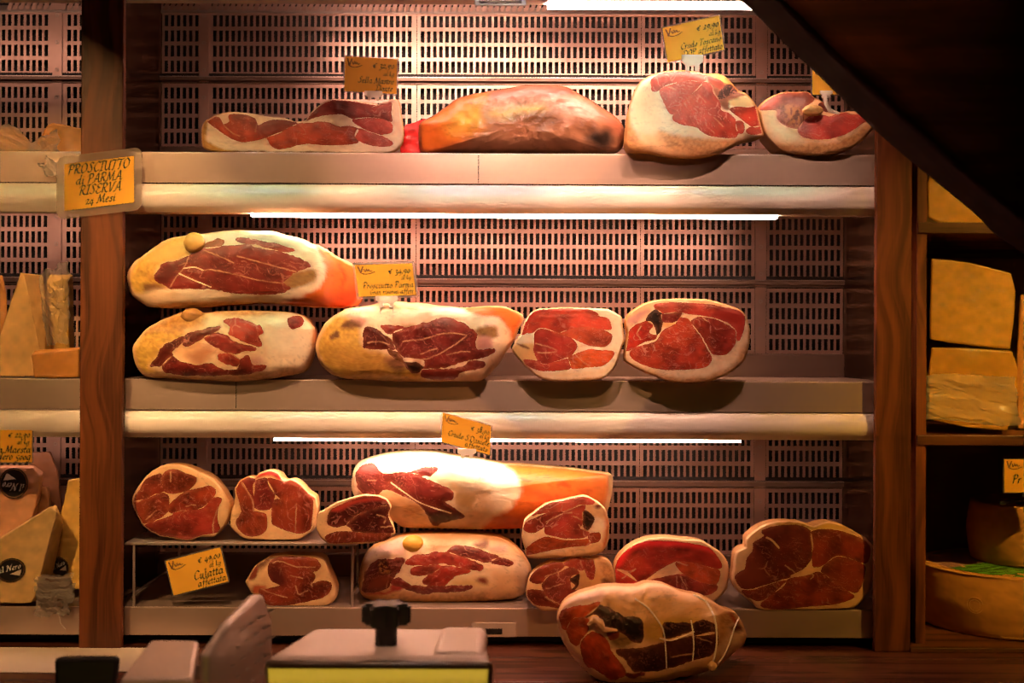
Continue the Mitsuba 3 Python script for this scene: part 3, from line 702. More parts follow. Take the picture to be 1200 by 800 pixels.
# 5: upper ham of the left stack, middle shelf
A, B = Zc(140, 260, 7.275), Zc(270, 260, 7.275)
sk = lambda q: 0.10 * sstep(365, 425, q[:, 0]) ** 1.3
ham('ham_004', c2([A(65, 480, 75, 410, 130, 340, 230, 260, 330, 190, 430, 138, 540, 120, 740, 95, 900, 75, 1100, 70), B(200, 75, 350, 80, 480, 110, 600, 140, 720, 190, 820, 230, 920, 300, 1030, 350, 1120, 430, 1140, 560, 1100, 690, 1040, 725, 900, 735, 700, 728, 500, 712, 300, 690, 100, 700), A(900, 712, 700, 728, 400, 735, 250, 720, 150, 660, 90, 600)]),
    2.862, 0.21, 0.05, 2.8, 'fatw', 'cream', rough=3.2, seed=55, grow=sk, back='orange', rimw=0.05,
    paints=[(A(50, 480, 120, 340, 330, 180, 540, 115, 620, 280, 380, 360, 310, 470, 420, 560, 300, 610, 180, 640, 80, 590), 'lard', 5), (A(330, 200, 540, 130, 560, 260, 400, 330, 250, 330), (0.70, 0.46, 0.13), 6), (A(200, 530, 330, 520, 410, 570, 300, 610, 220, 610), 'brown', 4), (A(230, 420, 320, 480, 330, 540, 240, 480), 'ochre', 5),
            (A(150, 640, 430, 565, 560, 670, 1000, 670, 1200, 690, 900, 740, 300, 750), 'fat', 5), (A(400, 690, 900, 680, 1200, 690, 900, 750, 300, 750), 'tan', 2),
            (B(350, 70, 600, 130, 700, 185, 765, 280, 805, 400, 795, 500, 700, 590, 500, 690, 400, 740, 1200, 800, 1200, 200, 800, 100), 'orange', 3), (B(640, 640, 900, 600, 1140, 560, 1140, 800, 500, 800, 450, 700), 'redor', 8), (B(880, 300, 960, 380, 985, 480, 950, 540, 960, 460, 930, 380), 'redor', 2.5),
            (B(460, 470, 560, 420, 700, 400, 740, 480, 640, 540, 520, 580, 440, 540), 'crumb', 3)],
    muscles=[(c2([A(310, 470, 380, 360, 480, 340, 600, 290, 700, 235, 800, 218, 960, 205, 1060, 200), B(180, 207, 290, 245, 400, 255, 540, 295, 640, 340, 680, 380, 600, 400, 540, 430, 490, 470, 440, 510, 500, 560, 440, 600, 300, 610, 150, 605, 0, 595), A(850, 570, 760, 565, 480, 560, 420, 560, 330, 500)]), (0.145, 0.021, 0.018), 12, [(A(300, 480, 380, 360, 580, 300, 520, 400, 400, 540), 'deep', 8)]),
             (B(50, 152, 120, 142, 300, 175, 440, 205, 540, 240, 460, 245, 330, 215, 190, 180, 90, 175), 'lean', 12), (A(720, 210, 840, 150, 890, 170, 860, 205, 760, 220), 'brown')],
    seams=[A(590, 300, 550, 390, 490, 460, 430, 555), (A(550, 395, 640, 385, 710, 410), 0.9), A(710, 410, 800, 410, 960, 440, 1160, 490, 1390, 525), (A(510, 440, 620, 490, 780, 555), 0.9), A(720, 240, 850, 290, 970, 350), B(60, 290, 300, 355, 560, 425), A(360, 430, 420, 400, 560, 350)], grain=0.3, seamw=0.42)
tag('ham_004', 'long ham with a big dark lens-shaped cut, upper one at the middle shelf left', 'ham')
b = P(140 + 638 / 7.275, 260 + 178 / 7.275, 2.872)
m = blob(b, (0.0245, 0.020, 0.0245), 5, 0.07); obj('ham_004__bone_knob', m, FAT, True, vcol(m, (0.66, 0.42, 0.12), 0.25, 60))
labels['ham_004__bone_knob'] = {'label': 'round yellow bone knob'}

# 6: lower ham of that stack
A = Zc(145, 345, 4.8)
ham('ham_005', A(50, 300, 70, 260, 120, 200, 200, 150, 300, 105, 370, 92, 450, 100, 600, 90, 750, 88, 900, 95, 1000, 112, 1045, 150, 1075, 200, 1070, 300, 1045, 385, 1000, 440, 880, 465, 760, 484, 620, 494, 450, 486, 250, 474, 130, 464, 80, 420, 55, 360),
    2.858, 0.22, 0.05, 2.6, 'fat', 'cream', floor=Z2, rough=3.2, seed=66, back='tan', bump=0.004,
    paints=[(A(40, 300, 120, 200, 300, 200, 340, 240, 230, 290, 190, 360, 150, 400, 200, 450, 60, 430), 'lard', 6), (A(100, 210, 300, 100, 460, 95, 440, 170, 330, 215, 200, 205), 'ochre', 8), (A(500, 90, 900, 85, 880, 125, 600, 125), 'rind', 7), (A(100, 440, 400, 455, 700, 450, 900, 410, 1080, 390, 900, 480, 500, 505, 120, 475), 'tan', 5),
            (A(280, 320, 340, 250, 440, 250, 420, 310, 350, 360), 'cream', 5), (A(360, 330, 460, 290, 500, 320, 440, 400, 380, 380), (0.55, 0.24, 0.11), 8), (A(690, 360, 780, 350, 800, 420, 720, 420), 'pale', 6), (A(820, 130, 1080, 130, 1080, 380, 880, 400, 820, 420, 780, 260), 'fatw', 14), (A(1080, 140, 1150, 170, 1130, 320, 1090, 380, 1090, 200), 'orange', 5)],
    muscles=[(A(340, 250, 370, 220, 450, 200, 540, 180, 510, 210, 440, 245, 380, 280, 345, 285), 'deep', -20), (A(455, 240, 530, 222, 590, 240, 620, 270, 740, 305, 660, 320, 600, 330, 540, 300, 480, 270), (0.20, 0.03, 0.025), 15), (A(570, 150, 640, 138, 760, 180, 780, 210, 755, 225, 770, 285, 700, 270, 600, 220, 610, 180), 'lean', 30),
             (A(540, 335, 600, 340, 645, 370, 640, 400, 580, 385, 540, 360), 'lean', 30), (A(930, 130, 990, 130, 1010, 155, 980, 185, 935, 180), 'maroon', 0), (A(150, 400, 190, 360, 230, 290, 330, 240, 310, 280, 270, 320, 265, 350, 220, 390, 180, 400), 'deep', -30),
             (A(220, 395, 270, 350, 330, 385, 400, 400, 480, 390, 560, 430, 640, 425, 660, 370, 700, 350, 720, 400, 800, 405, 760, 432, 600, 450, 400, 450, 250, 440), 'maroon', 5)], seams=[A(265, 350, 220, 395), A(600, 330, 650, 360)])
tag('ham_005', 'mottled ham with patchy pink muscle, under the long ham at the middle shelf left', 'ham')
b = P(145 + 385 / 4.8, 345 + 122 / 4.8, 2.886)
m = blob(b, (0.026, 0.02, 0.02), 6, 0.1); obj('ham_005__bone_knob', m, FAT, True, vcol(m, (0.36, 0.19, 0.06), 0.3, 60))

# 7: central ham under the Prosciutto Parma tag
A, B = Zc(365, 345, 7.62), Zc(480, 345, 7.62)
sk = lambda q: 0.12 * sstep(560, 615, q[:, 0]) ** 1.2
ham('ham_006', c2([A(40, 500, 50, 400, 110, 270, 200, 190, 320, 125, 420, 112, 520, 95, 620, 68, 800, 62), B(130, 78, 300, 100, 480, 115, 620, 105, 800, 100, 900, 125, 1000, 170, 1020, 220, 980, 300, 930, 420, 860, 520, 780, 640, 650, 768, 500, 775), A(1100, 780, 900, 780, 700, 772, 560, 765, 300, 750, 180, 710, 80, 620)]),
    2.848, 0.22, 0.05, 2.7, 'fatw', 'cream', floor=Z2, rough=3.2, seed=77, grow=sk, back='orange', bump=0.003,
    paints=[(A(30, 500, 60, 350, 200, 180, 330, 200, 420, 290, 480, 480, 700, 540, 860, 640, 980, 690, 980, 800, 300, 800, 60, 640), 'lard', 6), (A(120, 480, 480, 480, 700, 560, 700, 720, 400, 720, 150, 640), 'ochre', 10), (A(160, 380, 240, 330, 250, 380, 180, 410), 'brown', 2), (A(260, 280, 330, 230, 470, 230, 440, 290, 300, 310), 'brown', 3), (A(330, 190, 470, 210, 480, 260, 400, 240), 'pale', 5),
            (A(480, 60, 800, 50, 1200, 80, 1200, 110, 900, 130, 560, 115), 'cream', 4), (A(800, 200, 1060, 170, 1280, 190, 1400, 250, 1060, 250, 850, 300, 790, 280), (0.74, 0.52, 0.36), 4),
            (B(470, 100, 520, 150, 640, 190, 800, 215, 880, 300, 905, 400, 870, 510, 1100, 600, 1100, 60, 700, 60), 'orange', 3), (B(590, 330, 640, 290, 770, 290, 780, 370, 700, 400, 620, 390), 'crumb', 3), (B(590, 390, 720, 380, 730, 480, 640, 500, 590, 460), 'pale', 4), (A(650, 560, 800, 570, 850, 650, 780, 700, 690, 650), 'brown', 5), (B(400, 760, 560, 680, 740, 560, 860, 500, 780, 660, 640, 780, 400, 790), (0.68, 0.42, 0.24), 5)],
    muscles=[(c2([A(735, 350, 760, 320, 900, 290, 1000, 262), B(180, 252, 250, 225, 340, 215, 450, 250, 530, 300, 590, 350, 580, 410, 590, 480, 660, 500, 750, 490, 740, 520, 640, 560, 470, 590, 330, 640, 160, 650), A(1000, 640, 940, 600, 860, 600, 780, 520, 740, 440)]), (0.125, 0.018, 0.016), 8),
             (A(480, 300, 560, 310, 640, 360, 720, 430, 740, 480, 620, 480, 480, 470, 470, 400), 'deep', 20), (A(630, 280, 820, 300, 690, 350, 650, 310), 'maroon', 0), (A(820, 570, 900, 570, 1000, 590, 1000, 650, 930, 695, 870, 660), 'dark', 0),
             (B(330, 672, 480, 640, 540, 600, 660, 615, 640, 650, 480, 680, 420, 720, 380, 760, 200, 750, 100, 720, 150, 675), 'maroon', -10), (A(690, 490, 780, 530, 860, 600, 800, 590, 720, 540), 'brown', 30)],
    seams=[B(-60, 420, 0, 410, 120, 400, 250, 360, 380, 345, 510, 360), B(510, 365, 400, 450, 280, 520, 150, 575, 40, 590), B(330, 540, 460, 510, 540, 510), A(500, 430, 600, 420, 700, 445), B(100, 530, 180, 500, 240, 485)], grain=0.25, seamw=0.4)
tag('ham_006', 'long ham with a dark maroon cut and yellow greased end, under the Prosciutto Parma tag', 'ham')

# 8
A = Zc(595, 345, 7.62)
ham('ham_007', A(35, 490, 60, 430, 110, 350, 150, 240, 210, 160, 290, 125, 480, 115, 700, 120, 870, 125, 960, 160, 1015, 200, 1030, 300, 1040, 400, 1010, 500, 970, 620, 900, 720, 800, 760, 600, 772, 420, 772, 280, 740, 180, 660, 100, 580, 50, 520),
    2.855, 0.20, 0.012, 7, 'fatw', 'cream', floor=Z2, seed=88, back='cream',
    paints=[(A(35, 490, 80, 440, 240, 440, 280, 590, 150, 600, 80, 560), (0.62, 0.40, 0.16), 4), (A(80, 430, 190, 470, 180, 490, 90, 450), 'brown', 1.5), (A(100, 590, 200, 680, 420, 750, 900, 730, 700, 780, 250, 760), 'tan', 3), (A(180, 700, 420, 700, 800, 690, 950, 600, 900, 700, 700, 740, 420, 745), 'fat', 4)],
    muscles=[(A(180, 330, 200, 245, 260, 192, 400, 184, 560, 184, 700, 176, 820, 204, 890, 220, 920, 300, 850, 305, 700, 283, 560, 303, 470, 338, 350, 295, 270, 295, 220, 335), (0.42, 0.062, 0.038), 8), (A(112, 345, 160, 250, 230, 170, 300, 132, 480, 130, 700, 135, 800, 178, 700, 163, 540, 168, 380, 168, 250, 178, 190, 240, 160, 340), 'red', 5),
             (A(465, 345, 560, 312, 700, 297, 840, 322, 920, 365, 910, 420, 850, 460, 740, 450, 640, 410, 560, 372), (0.42, 0.08, 0.04), 5), (A(245, 440, 250, 345, 300, 312, 380, 330, 480, 365, 570, 400, 610, 460, 580, 520, 540, 550, 420, 587, 330, 615, 280, 590, 240, 500), 'lean', 15), (A(150, 590, 260, 600, 330, 625, 460, 600, 535, 585, 550, 655, 420, 672, 300, 672, 200, 640), 'lean', 5), (A(555, 560, 600, 545, 640, 525, 740, 495, 820, 505, 940, 515, 920, 570, 840, 630, 720, 640, 600, 658, 575, 650, 552, 600), 'orangered', 15)],
    seams=[A(600, 540, 660, 590, 730, 640), A(250, 435, 360, 465, 440, 500), A(270, 520, 360, 520, 440, 510)], grain=0.35)
tag('ham_007', 'upright ham slice, bright red with white rim, second from the right on the middle shelf', 'ham')

# 9
A = Zc(720, 340, 6.959)
ham('ham_008', A(85, 520, 88, 460, 105, 360, 88, 260, 115, 190, 230, 110, 350, 75, 560, 65, 760, 75, 900, 110, 1030, 160, 1080, 220, 1105, 330, 1100, 450, 1060, 570, 980, 650, 860, 712, 740, 750, 580, 758, 440, 742, 300, 690, 180, 640, 90, 580),
    2.852, 0.20, 0.014, 6, 'fat', 'rind', floor=Z2, seed=99, rimw=0.05,
    paints=[(A(60, 260, 110, 190, 250, 100, 560, 60, 900, 100, 1040, 170, 900, 140, 560, 100, 340, 110, 250, 200, 90, 280), 'cream', 3), (A(70, 250, 170, 190, 290, 160, 180, 270, 90, 270), 'pale', 3), (A(380, 250, 500, 250, 540, 210, 560, 190, 400, 190), 'maroon', 3), (A(390, 270, 500, 260, 480, 300, 400, 310), (0.7, 0.4, 0.15), 3), (A(90, 580, 300, 660, 500, 710, 760, 700, 950, 620, 1080, 430, 1110, 500, 900, 720, 560, 780, 250, 700), 'tan', 4)],
    muscles=[(A(130, 520, 180, 470, 340, 425, 400, 335, 500, 280, 540, 228, 600, 243, 640, 305, 700, 385, 750, 485, 785, 550, 770, 600, 700, 630, 540, 640, 400, 640, 280, 615, 180, 570), (0.33, 0.045, 0.024), 8), (A(632, 260, 680, 228, 740, 228, 830, 245, 930, 295, 982, 340, 978, 430, 920, 508, 850, 523, 792, 500, 745, 410, 685, 320), 'lean', 30),
             (A(330, 125, 450, 108, 620, 112, 780, 122, 900, 150, 1030, 182, 1058, 232, 1048, 320, 1015, 405, 1002, 395, 1002, 330, 940, 265, 830, 220, 700, 196, 600, 186, 540, 172, 400, 190), 'pink', 5, [(A(600, 190, 620, 160, 1000, 180, 1060, 240, 1050, 330, 1000, 410, 980, 290, 830, 225), 'red', 5)]),
             (A(65, 470, 112, 360, 160, 300, 220, 272, 290, 252, 330, 310, 336, 388, 240, 415, 150, 465, 115, 488), 'red', 50), (A(265, 240, 330, 165, 385, 187, 378, 310, 340, 360, 285, 340, 320, 285), 'black', 0), (A(390, 195, 540, 180, 520, 225, 480, 255, 400, 250), 'maroon')],  # the black patch is a hollow, its shade put into colour
    seams=[A(215, 290, 185, 350, 215, 400), A(720, 225, 760, 255)], grain=0.45)
tag('ham_008', 'large ham slice with a black hollow near its top left, rightmost on the middle shelf', 'ham')

# 10
A = Zc(145, 535, 7.62)
ham('ham_009', A(75, 390, 100, 320, 170, 210, 260, 120, 360, 75, 470, 62, 580, 95, 700, 140, 800, 200, 880, 300, 945, 410, 950, 480, 910, 600, 850, 680, 800, 712, 690, 718, 580, 752, 450, 730, 300, 700, 180, 620, 130, 540, 90, 460),
    2.92, 0.15, 0.012, 7, 'cream', 'cream', floor=zr, lip_y=2.9, seed=110, back='tan',
    muscles=[(A(100, 375, 140, 310, 200, 212, 300, 165, 333, 168, 338, 260, 348, 308, 280, 322, 200, 366, 130, 392), 'brownred', 20), (A(352, 172, 400, 127, 470, 122, 560, 160, 640, 190, 630, 240, 560, 298, 440, 322, 375, 308, 350, 260), 'brownred', 40), (A(408, 450, 442, 402, 560, 315, 700, 283, 760, 268, 813, 300, 798, 350, 720, 428, 640, 465, 500, 482, 420, 497), (0.24, 0.036, 0.018), 15), (A(92, 402, 200, 384, 340, 330, 388, 352, 398, 400, 388, 478, 340, 528, 240, 576, 160, 580, 110, 470), 'brownred', -20), (A(200, 612, 420, 538, 480, 494, 700, 470, 800, 375, 868, 378, 838, 450, 828, 560, 848, 660, 690, 692, 580, 742, 400, 705, 260, 672), 'lean', 5)],
    seams=[A(420, 130, 420, 220), A(840, 450, 800, 590, 800, 690), A(90, 400, 145, 400), A(200, 560, 290, 480), A(560, 440, 640, 430)], grain=0.3)
tag('ham_009', 'round ham slice with four muscles and cream seams, leftmost on the small wire stand', 'ham')

# 11
A = Zc(260, 540, 8)
ham('ham_010', A(80, 600, 90, 470, 130, 330, 125, 260, 160, 190, 240, 145, 310, 155, 350, 110, 440, 85, 520, 110, 560, 160, 600, 180, 660, 170, 740, 210, 800, 280, 830, 310, 880, 340, 895, 420, 890, 560, 860, 640, 780, 700, 700, 735, 520, 740, 380, 738, 220, 726, 130, 670),
    2.92, 0.15, 0.014, 6, 'cream', 'cream', floor=zr, lip_y=2.9, seed=121, back='tan',
    paints=[(A(160, 200, 240, 140, 310, 150, 350, 105, 440, 80, 530, 105, 570, 160, 660, 165, 750, 210, 840, 310, 890, 340, 890, 390, 830, 340, 760, 260, 660, 200, 560, 190, 440, 130, 330, 160, 250, 180), 'bright', 2.5)],
    muscles=[(A(145, 290, 150, 220, 190, 202, 240, 280, 288, 360, 298, 450, 300, 475, 400, 500, 415, 560, 410, 640, 340, 690, 240, 692, 170, 640, 140, 570, 190, 480, 165, 360), 'brownred', 60), (A(302, 205, 400, 168, 430, 190, 488, 300, 478, 370, 450, 440, 360, 450, 312, 430, 302, 350), 'maroon', 40), (A(445, 235, 440, 165, 560, 198, 660, 200, 760, 270, 840, 360, 848, 460, 828, 620, 760, 668, 690, 665, 600, 640, 490, 590, 475, 540, 490, 380, 570, 362, 500, 300), (0.20, 0.034, 0.018), 80), (A(200, 190, 300, 165, 295, 330, 240, 260), 'maroon', 60)],
    seams=[A(700, 400, 690, 660), A(430, 190, 490, 300), A(180, 190, 240, 290, 290, 380, 300, 470), A(870, 400, 840, 620)], grain=0.3)
tag('ham_010', 'small ham slice with a bright red wavy top, middle one on the small wire stand', 'ham')

# 12
A = Zc(360, 560, 8.571)
ham('ham_011', A(95, 500, 110, 360, 180, 310, 300, 240, 420, 200, 580, 165, 720, 180, 810, 220, 845, 290, 825, 380, 870, 490, 880, 560, 800, 622, 700, 645, 500, 662, 280, 665, 200, 650, 130, 590),
    2.855, 0.07, 0.010, 6, 'cream', 'cream', seed=132, back='tan', floor=zr, lip_y=2.88,
    paints=[(A(240, 330, 360, 250, 560, 180, 720, 180, 800, 225, 700, 210, 500, 240, 330, 310), 'red', 2)],
    muscles=[(A(210, 450, 240, 335, 360, 270, 560, 200, 720, 200, 800, 235, 825, 262, 700, 285, 560, 330, 430, 418, 390, 458, 290, 485), 'deep', -20, [(A(240, 320, 400, 240, 700, 190, 800, 230, 700, 225, 500, 250, 330, 330), 'red', 3)]), (A(402, 462, 540, 355, 700, 298, 830, 282, 805, 390, 848, 490, 858, 540, 640, 545, 480, 535, 440, 490), 'deep', -20), (A(190, 590, 300, 548, 480, 548, 650, 562, 830, 562, 780, 620, 600, 630, 380, 640, 240, 645), 'brownred', 80)],
    seams=[A(700, 370, 790, 400, 770, 450), A(740, 490, 850, 485)], grain=0.35)
tag('ham_011', 'dark ham wedge with a red top edge, rightmost on the small wire stand', 'ham')

# 13 culatta
A = Zc(280, 640, 8.571)
ham('ham_012', A(65, 350, 100, 290, 170, 190, 300, 110, 450, 85, 640, 90, 780, 95, 860, 130, 900, 220, 950, 330, 985, 430, 970, 530, 880, 600, 720, 622, 500, 618, 340, 608, 250, 575, 195, 520, 130, 470, 80, 390),
    2.915, 0.15, 0.016, 5, 'cream', 'cream', floor=Z3, lip_y=2.91, seed=143, back='tan',
    paints=[(A(150, 200, 300, 100, 480, 80, 640, 90, 330, 150, 220, 240), 'brown', 4), (A(100, 320, 160, 200, 200, 240, 150, 330), 'brownred', 2), (A(150, 400, 260, 400, 230, 460, 140, 470), 'orangered', 3)],
    muscles=[(A(320, 160, 420, 112, 620, 112, 760, 132, 813, 190, 780, 240, 735, 252, 760, 310, 728, 380, 840, 352, 920, 378, 910, 440, 850, 500, 700, 540, 450, 588, 320, 598, 230, 540, 210, 440, 280, 435, 430, 395, 330, 335, 300, 240), 'brownred', 10, [(A(290, 230, 430, 230, 480, 380, 350, 400, 300, 330), 'deep', 9)])],
    seams=[A(340, 170, 420, 150, 560, 200, 760, 210), A(570, 400, 600, 480, 690, 440), A(735, 405, 728, 370, 780, 350), A(210, 420, 330, 470, 480, 515), A(420, 230, 410, 290), A(520, 290, 640, 320)], grain=0.3)
tag('ham_012', 'small dark ham slice under the wire stand, beside the Culatta tag', 'ham')

# 14 San Daniele, upper
A, B = Zc(405, 515, 6.959), Zc(560, 520, 6.959)
sk = lambda q: 0.03 * sstep(560, 720, q[:, 0])
ham('ham_013', c2([A(50, 400, 60, 260, 110, 180, 200, 140, 350, 105, 560, 88, 740, 95, 900, 125, 1080, 150), B(100, 138, 230, 162, 400, 170, 640, 185, 850, 210, 1000, 230, 1090, 245, 1102, 300, 1092, 400, 1070, 500, 1030, 570, 800, 640, 500, 690, 200, 710, 0, 716), A(800, 728, 500, 722, 380, 660, 200, 580, 90, 490)]),
    2.935, 0.17, 0.085, 2.1, 'fatw', 'cream', floor=H - 0.455, lip_y=0, rough=3.2, seed=154, grow=sk, back='tan',
    paints=[(A(100, 480, 350, 380, 480, 450, 650, 580, 700, 680, 800, 700, 800, 760, 400, 740, 200, 600), 'cream', 8), (A(470, 590, 520, 520, 620, 530, 650, 620, 560, 650), 'tan', 6), (A(700, 280, 1100, 290, 1100, 380, 900, 400, 750, 350), (0.78, 0.57, 0.36), 10), (A(860, 420, 1100, 400, 1200, 560, 1150, 740, 900, 740, 960, 620), (0.66, 0.43, 0.25), 12),
            (B(225, 155, 320, 260, 345, 400, 250, 540, 120, 600, 100, 740, 1200, 740, 1200, 200, 700, 180), 'orange', 4), (B(380, 370, 540, 460, 400, 560, 200, 620, 150, 720, 500, 740, 1100, 600, 800, 440), 'redor', 10), (B(640, 330, 700, 310, 760, 360, 690, 350), 'redor', 2), (B(330, 275, 400, 290, 430, 310, 360, 300), 'redor', 2), (B(820, 370, 940, 370, 900, 410, 840, 410), 'redor', 4)],
    muscles=[(A(85, 290, 150, 215, 230, 208, 290, 275, 400, 285, 560, 275, 640, 320, 760, 370, 870, 430, 860, 480, 800, 500, 860, 545, 955, 620, 880, 650, 740, 688, 700, 665, 650, 570, 560, 490, 470, 450, 330, 400, 250, 440, 150, 440, 100, 370), (0.14, 0.022, 0.018), 20, [(A(100, 260, 150, 205, 240, 205, 280, 260), 'pink', 5), (A(600, 560, 760, 600, 950, 610, 860, 680, 720, 690), 'dark', 10)]), (A(540, 268, 640, 238, 748, 243, 690, 288, 600, 285), 'maroon', 5)],
    seams=[(A(370, 350, 480, 430, 620, 520, 860, 600), 0.9), A(480, 460, 600, 530, 690, 640), A(180, 330, 250, 330)], grain=0.25)
tag('ham_013', 'long whole ham with white top and orange shank, under the S. Daniele tag', 'ham')

# 15 San Daniele, lower
A = Zc(410, 610, 5.217)
ham('ham_014', A(55, 380, 60, 300, 80, 230, 120, 170, 220, 128, 330, 88, 500, 76, 750, 78, 930, 100, 1040, 180, 1108, 290, 1090, 380, 1070, 440, 1000, 478, 850, 498, 600, 510, 350, 508, 180, 506, 90, 470, 60, 430),
    2.935, 0.18, 0.06, 2.5, 'fat', 'tan', floor=Z3, lip_y=2.95, rough=3.2, seed=165, back='tan',
    paints=[(A(80, 200, 330, 80, 320, 210, 200, 200, 100, 220), (0.62, 0.40, 0.30), 6), (A(330, 70, 800, 60, 1000, 120, 1120, 300, 980, 200, 760, 120, 500, 180, 440, 110), (0.50, 0.30, 0.13), 8), (A(760, 140, 840, 115, 840, 165, 790, 170), 'brown', 4), (A(850, 160, 950, 150, 960, 190, 870, 190), (0.5, 0.34, 0.27), 5), (A(60, 440, 260, 410, 450, 450, 850, 430, 1080, 400, 900, 510, 300, 520), 'tan', 6), (A(80, 440, 240, 430, 240, 410, 300, 350, 330, 410, 200, 450), 'red', 2), (A(640, 360, 800, 350, 860, 390, 820, 410, 640, 400), (0.7, 0.46, 0.2), 7), (A(780, 350, 840, 350, 840, 390, 790, 380), 'brownred', 4), (A(880, 330, 1000, 320, 1080, 360, 1000, 450, 860, 440), (0.66, 0.4, 0.2), 9)],
    muscles=[(A(370, 310, 420, 284, 548, 273, 538, 300, 480, 325, 400, 330), 'lean', 0), (A(450, 380, 482, 342, 560, 288, 640, 284, 730, 312, 650, 330, 600, 370, 570, 390, 500, 395), (0.30, 0.036, 0.026), -20), (A(340, 260, 420, 212, 600, 194, 700, 232, 800, 272, 800, 303, 720, 290, 590, 257, 460, 268), 'lean', 10), (A(605, 180, 660, 157, 760, 172, 860, 207, 900, 225, 840, 252, 740, 224, 620, 200), 'maroon', 15), (A(870, 237, 920, 232, 1000, 250, 960, 270, 880, 260), 'maroon', 5), (A(80, 400, 100, 330, 160, 250, 240, 240, 330, 240, 300, 300, 270, 330, 230, 400, 140, 430, 85, 425), 'deep', -40, [(A(100, 400, 160, 340, 250, 340, 220, 400, 130, 425), 'brownred', 5), (A(170, 260, 220, 250, 240, 310, 190, 310), 'crumb', 4)]), (A(255, 380, 300, 352, 380, 398, 560, 402, 740, 402, 680, 425, 450, 440, 330, 405), 'maroon', 5)], seams=[A(240, 330, 225, 410)], grain=0.35)
tag('ham_014', 'ham with patchy red muscle and a yellow bone knob, lying under the S. Daniele ham', 'ham')
b = P(410 + 388 / 5.217, 610 + 142 / 5.217, 2.955)
m = blob(b, (0.0255, 0.02, 0.0215), 8, 0.06); obj('ham_014__bone_knob', m, FAT, True, vcol(m, (0.66, 0.36, 0.05), 0.25, 70)); labels['ham_014__bone_knob'] = {'label': 'round yellow bone knob'}

# 16
A = Zc(600, 570, 8.892)
ham('ham_015', A(100, 520, 130, 350, 220, 270, 350, 175, 500, 140, 640, 110, 760, 88, 850, 130, 940, 190, 985, 260, 1015, 400, 1005, 560, 960, 660, 860, 712, 700, 730, 500, 740, 300, 750, 150, 735, 130, 640),
    2.85, 0.09, 0.014, 5, 'fat', 'cream', seed=176, back='rind', slope=(0.12, 0), rimw=0.05,
    paints=[(A(930, 260, 1020, 300, 1010, 560, 940, 680, 860, 720, 960, 560, 970, 400), 'orange', 4), (A(150, 735, 500, 690, 760, 600, 940, 600, 900, 720, 500, 760), 'cream', 3), (A(720, 180, 850, 140, 930, 190, 980, 330, 850, 330, 800, 260), 'cream', 4), (A(860, 200, 930, 190, 900, 240), 'brownred', 2), (A(830, 340, 960, 340, 970, 440, 880, 500, 800, 450), 'fatw', 4)],
    muscles=[(A(130, 430, 160, 372, 300, 312, 400, 275, 530, 278, 400, 342, 350, 398, 240, 470, 150, 460), 'lean', -25), (A(212, 290, 350, 192, 540, 155, 700, 115, 838, 142, 838, 178, 700, 182, 540, 250, 350, 262), 'pink', -15), (A(348, 430, 372, 375, 500, 295, 700, 214, 760, 204, 738, 260, 738, 330, 720, 400, 700, 440, 760, 462, 800, 492, 720, 530, 560, 528, 400, 498, 352, 478), (0.32, 0.05, 0.042), -20), (A(152, 700, 162, 642, 340, 535, 560, 570, 800, 555, 790, 600, 600, 620, 420, 650, 280, 680), 'orangered', -15), (A(812, 500, 910, 490, 900, 560, 812, 580), 'brownred'), (A(740, 262, 790, 272, 850, 340, 800, 430, 770, 450, 742, 370), 'black')],  # black patch: shade of the bone hole, painted flat
    seams=[A(360, 370, 500, 290, 620, 270), A(540, 270, 700, 190), A(640, 310, 740, 345), A(700, 400, 740, 440, 800, 470)], grain=0.5)
tag('ham_015', 'pink ham end with a bone hole, in front of the orange shank', 'ham')

# 17
A = Zc(600, 640, 9.231)
ham('ham_016', A(150, 470, 190, 320, 260, 240, 420, 160, 560, 165, 690, 90, 740, 105, 860, 130, 960, 110, 1050, 150, 1100, 260, 1115, 400, 1095, 460, 960, 600, 700, 690, 520, 697, 330, 697, 230, 630, 160, 550),
    2.86, 0.10, 0.014, 5, 'cream', 'cream', floor=Z3, lip_y=2.91, seed=187, back='rind', slope=(0.12, 0),
    paints=[(A(730, 300, 960, 290, 980, 430, 860, 500, 740, 520), (0.60, 0.33, 0.12), 4), (A(940, 110, 1100, 250, 1110, 420, 1000, 440, 960, 280), 'tan', 4), (A(990, 350, 1110, 380, 1080, 450, 990, 440), 'brown', 4)],
    muscles=[(A(197, 340, 280, 243, 430, 172, 558, 192, 500, 268, 390, 320, 330, 380, 240, 390), 'brownred', -20), (A(332, 420, 382, 338, 500, 295, 640, 232, 718, 280, 660, 330, 600, 360, 680, 420, 640, 470, 700, 490, 580, 560, 540, 620, 380, 530, 352, 480), (0.18, 0.035, 0.025), -40), (A(162, 492, 320, 485, 358, 550, 470, 615, 540, 662, 400, 640, 260, 620), 'brownred', 20), (A(565, 190, 690, 125, 860, 142, 888, 260, 868, 350, 820, 315, 795, 240, 740, 250, 640, 215), 'lean', 60), (A(640, 335, 720, 312, 700, 430, 650, 462), 'dark'), (A(580, 560, 700, 490, 780, 510, 700, 560, 600, 640), 'maroon')],  # dark patch beside the bone paints a shaded hole
    seams=[A(360, 330, 500, 275, 600, 225), A(500, 270, 505, 330), A(740, 150, 760, 230), A(360, 550, 470, 605), A(370, 460, 560, 400)], grain=0.4)
tag('ham_016', 'ham end piece lying under the pink ham end, left of the red topped slice', 'ham')

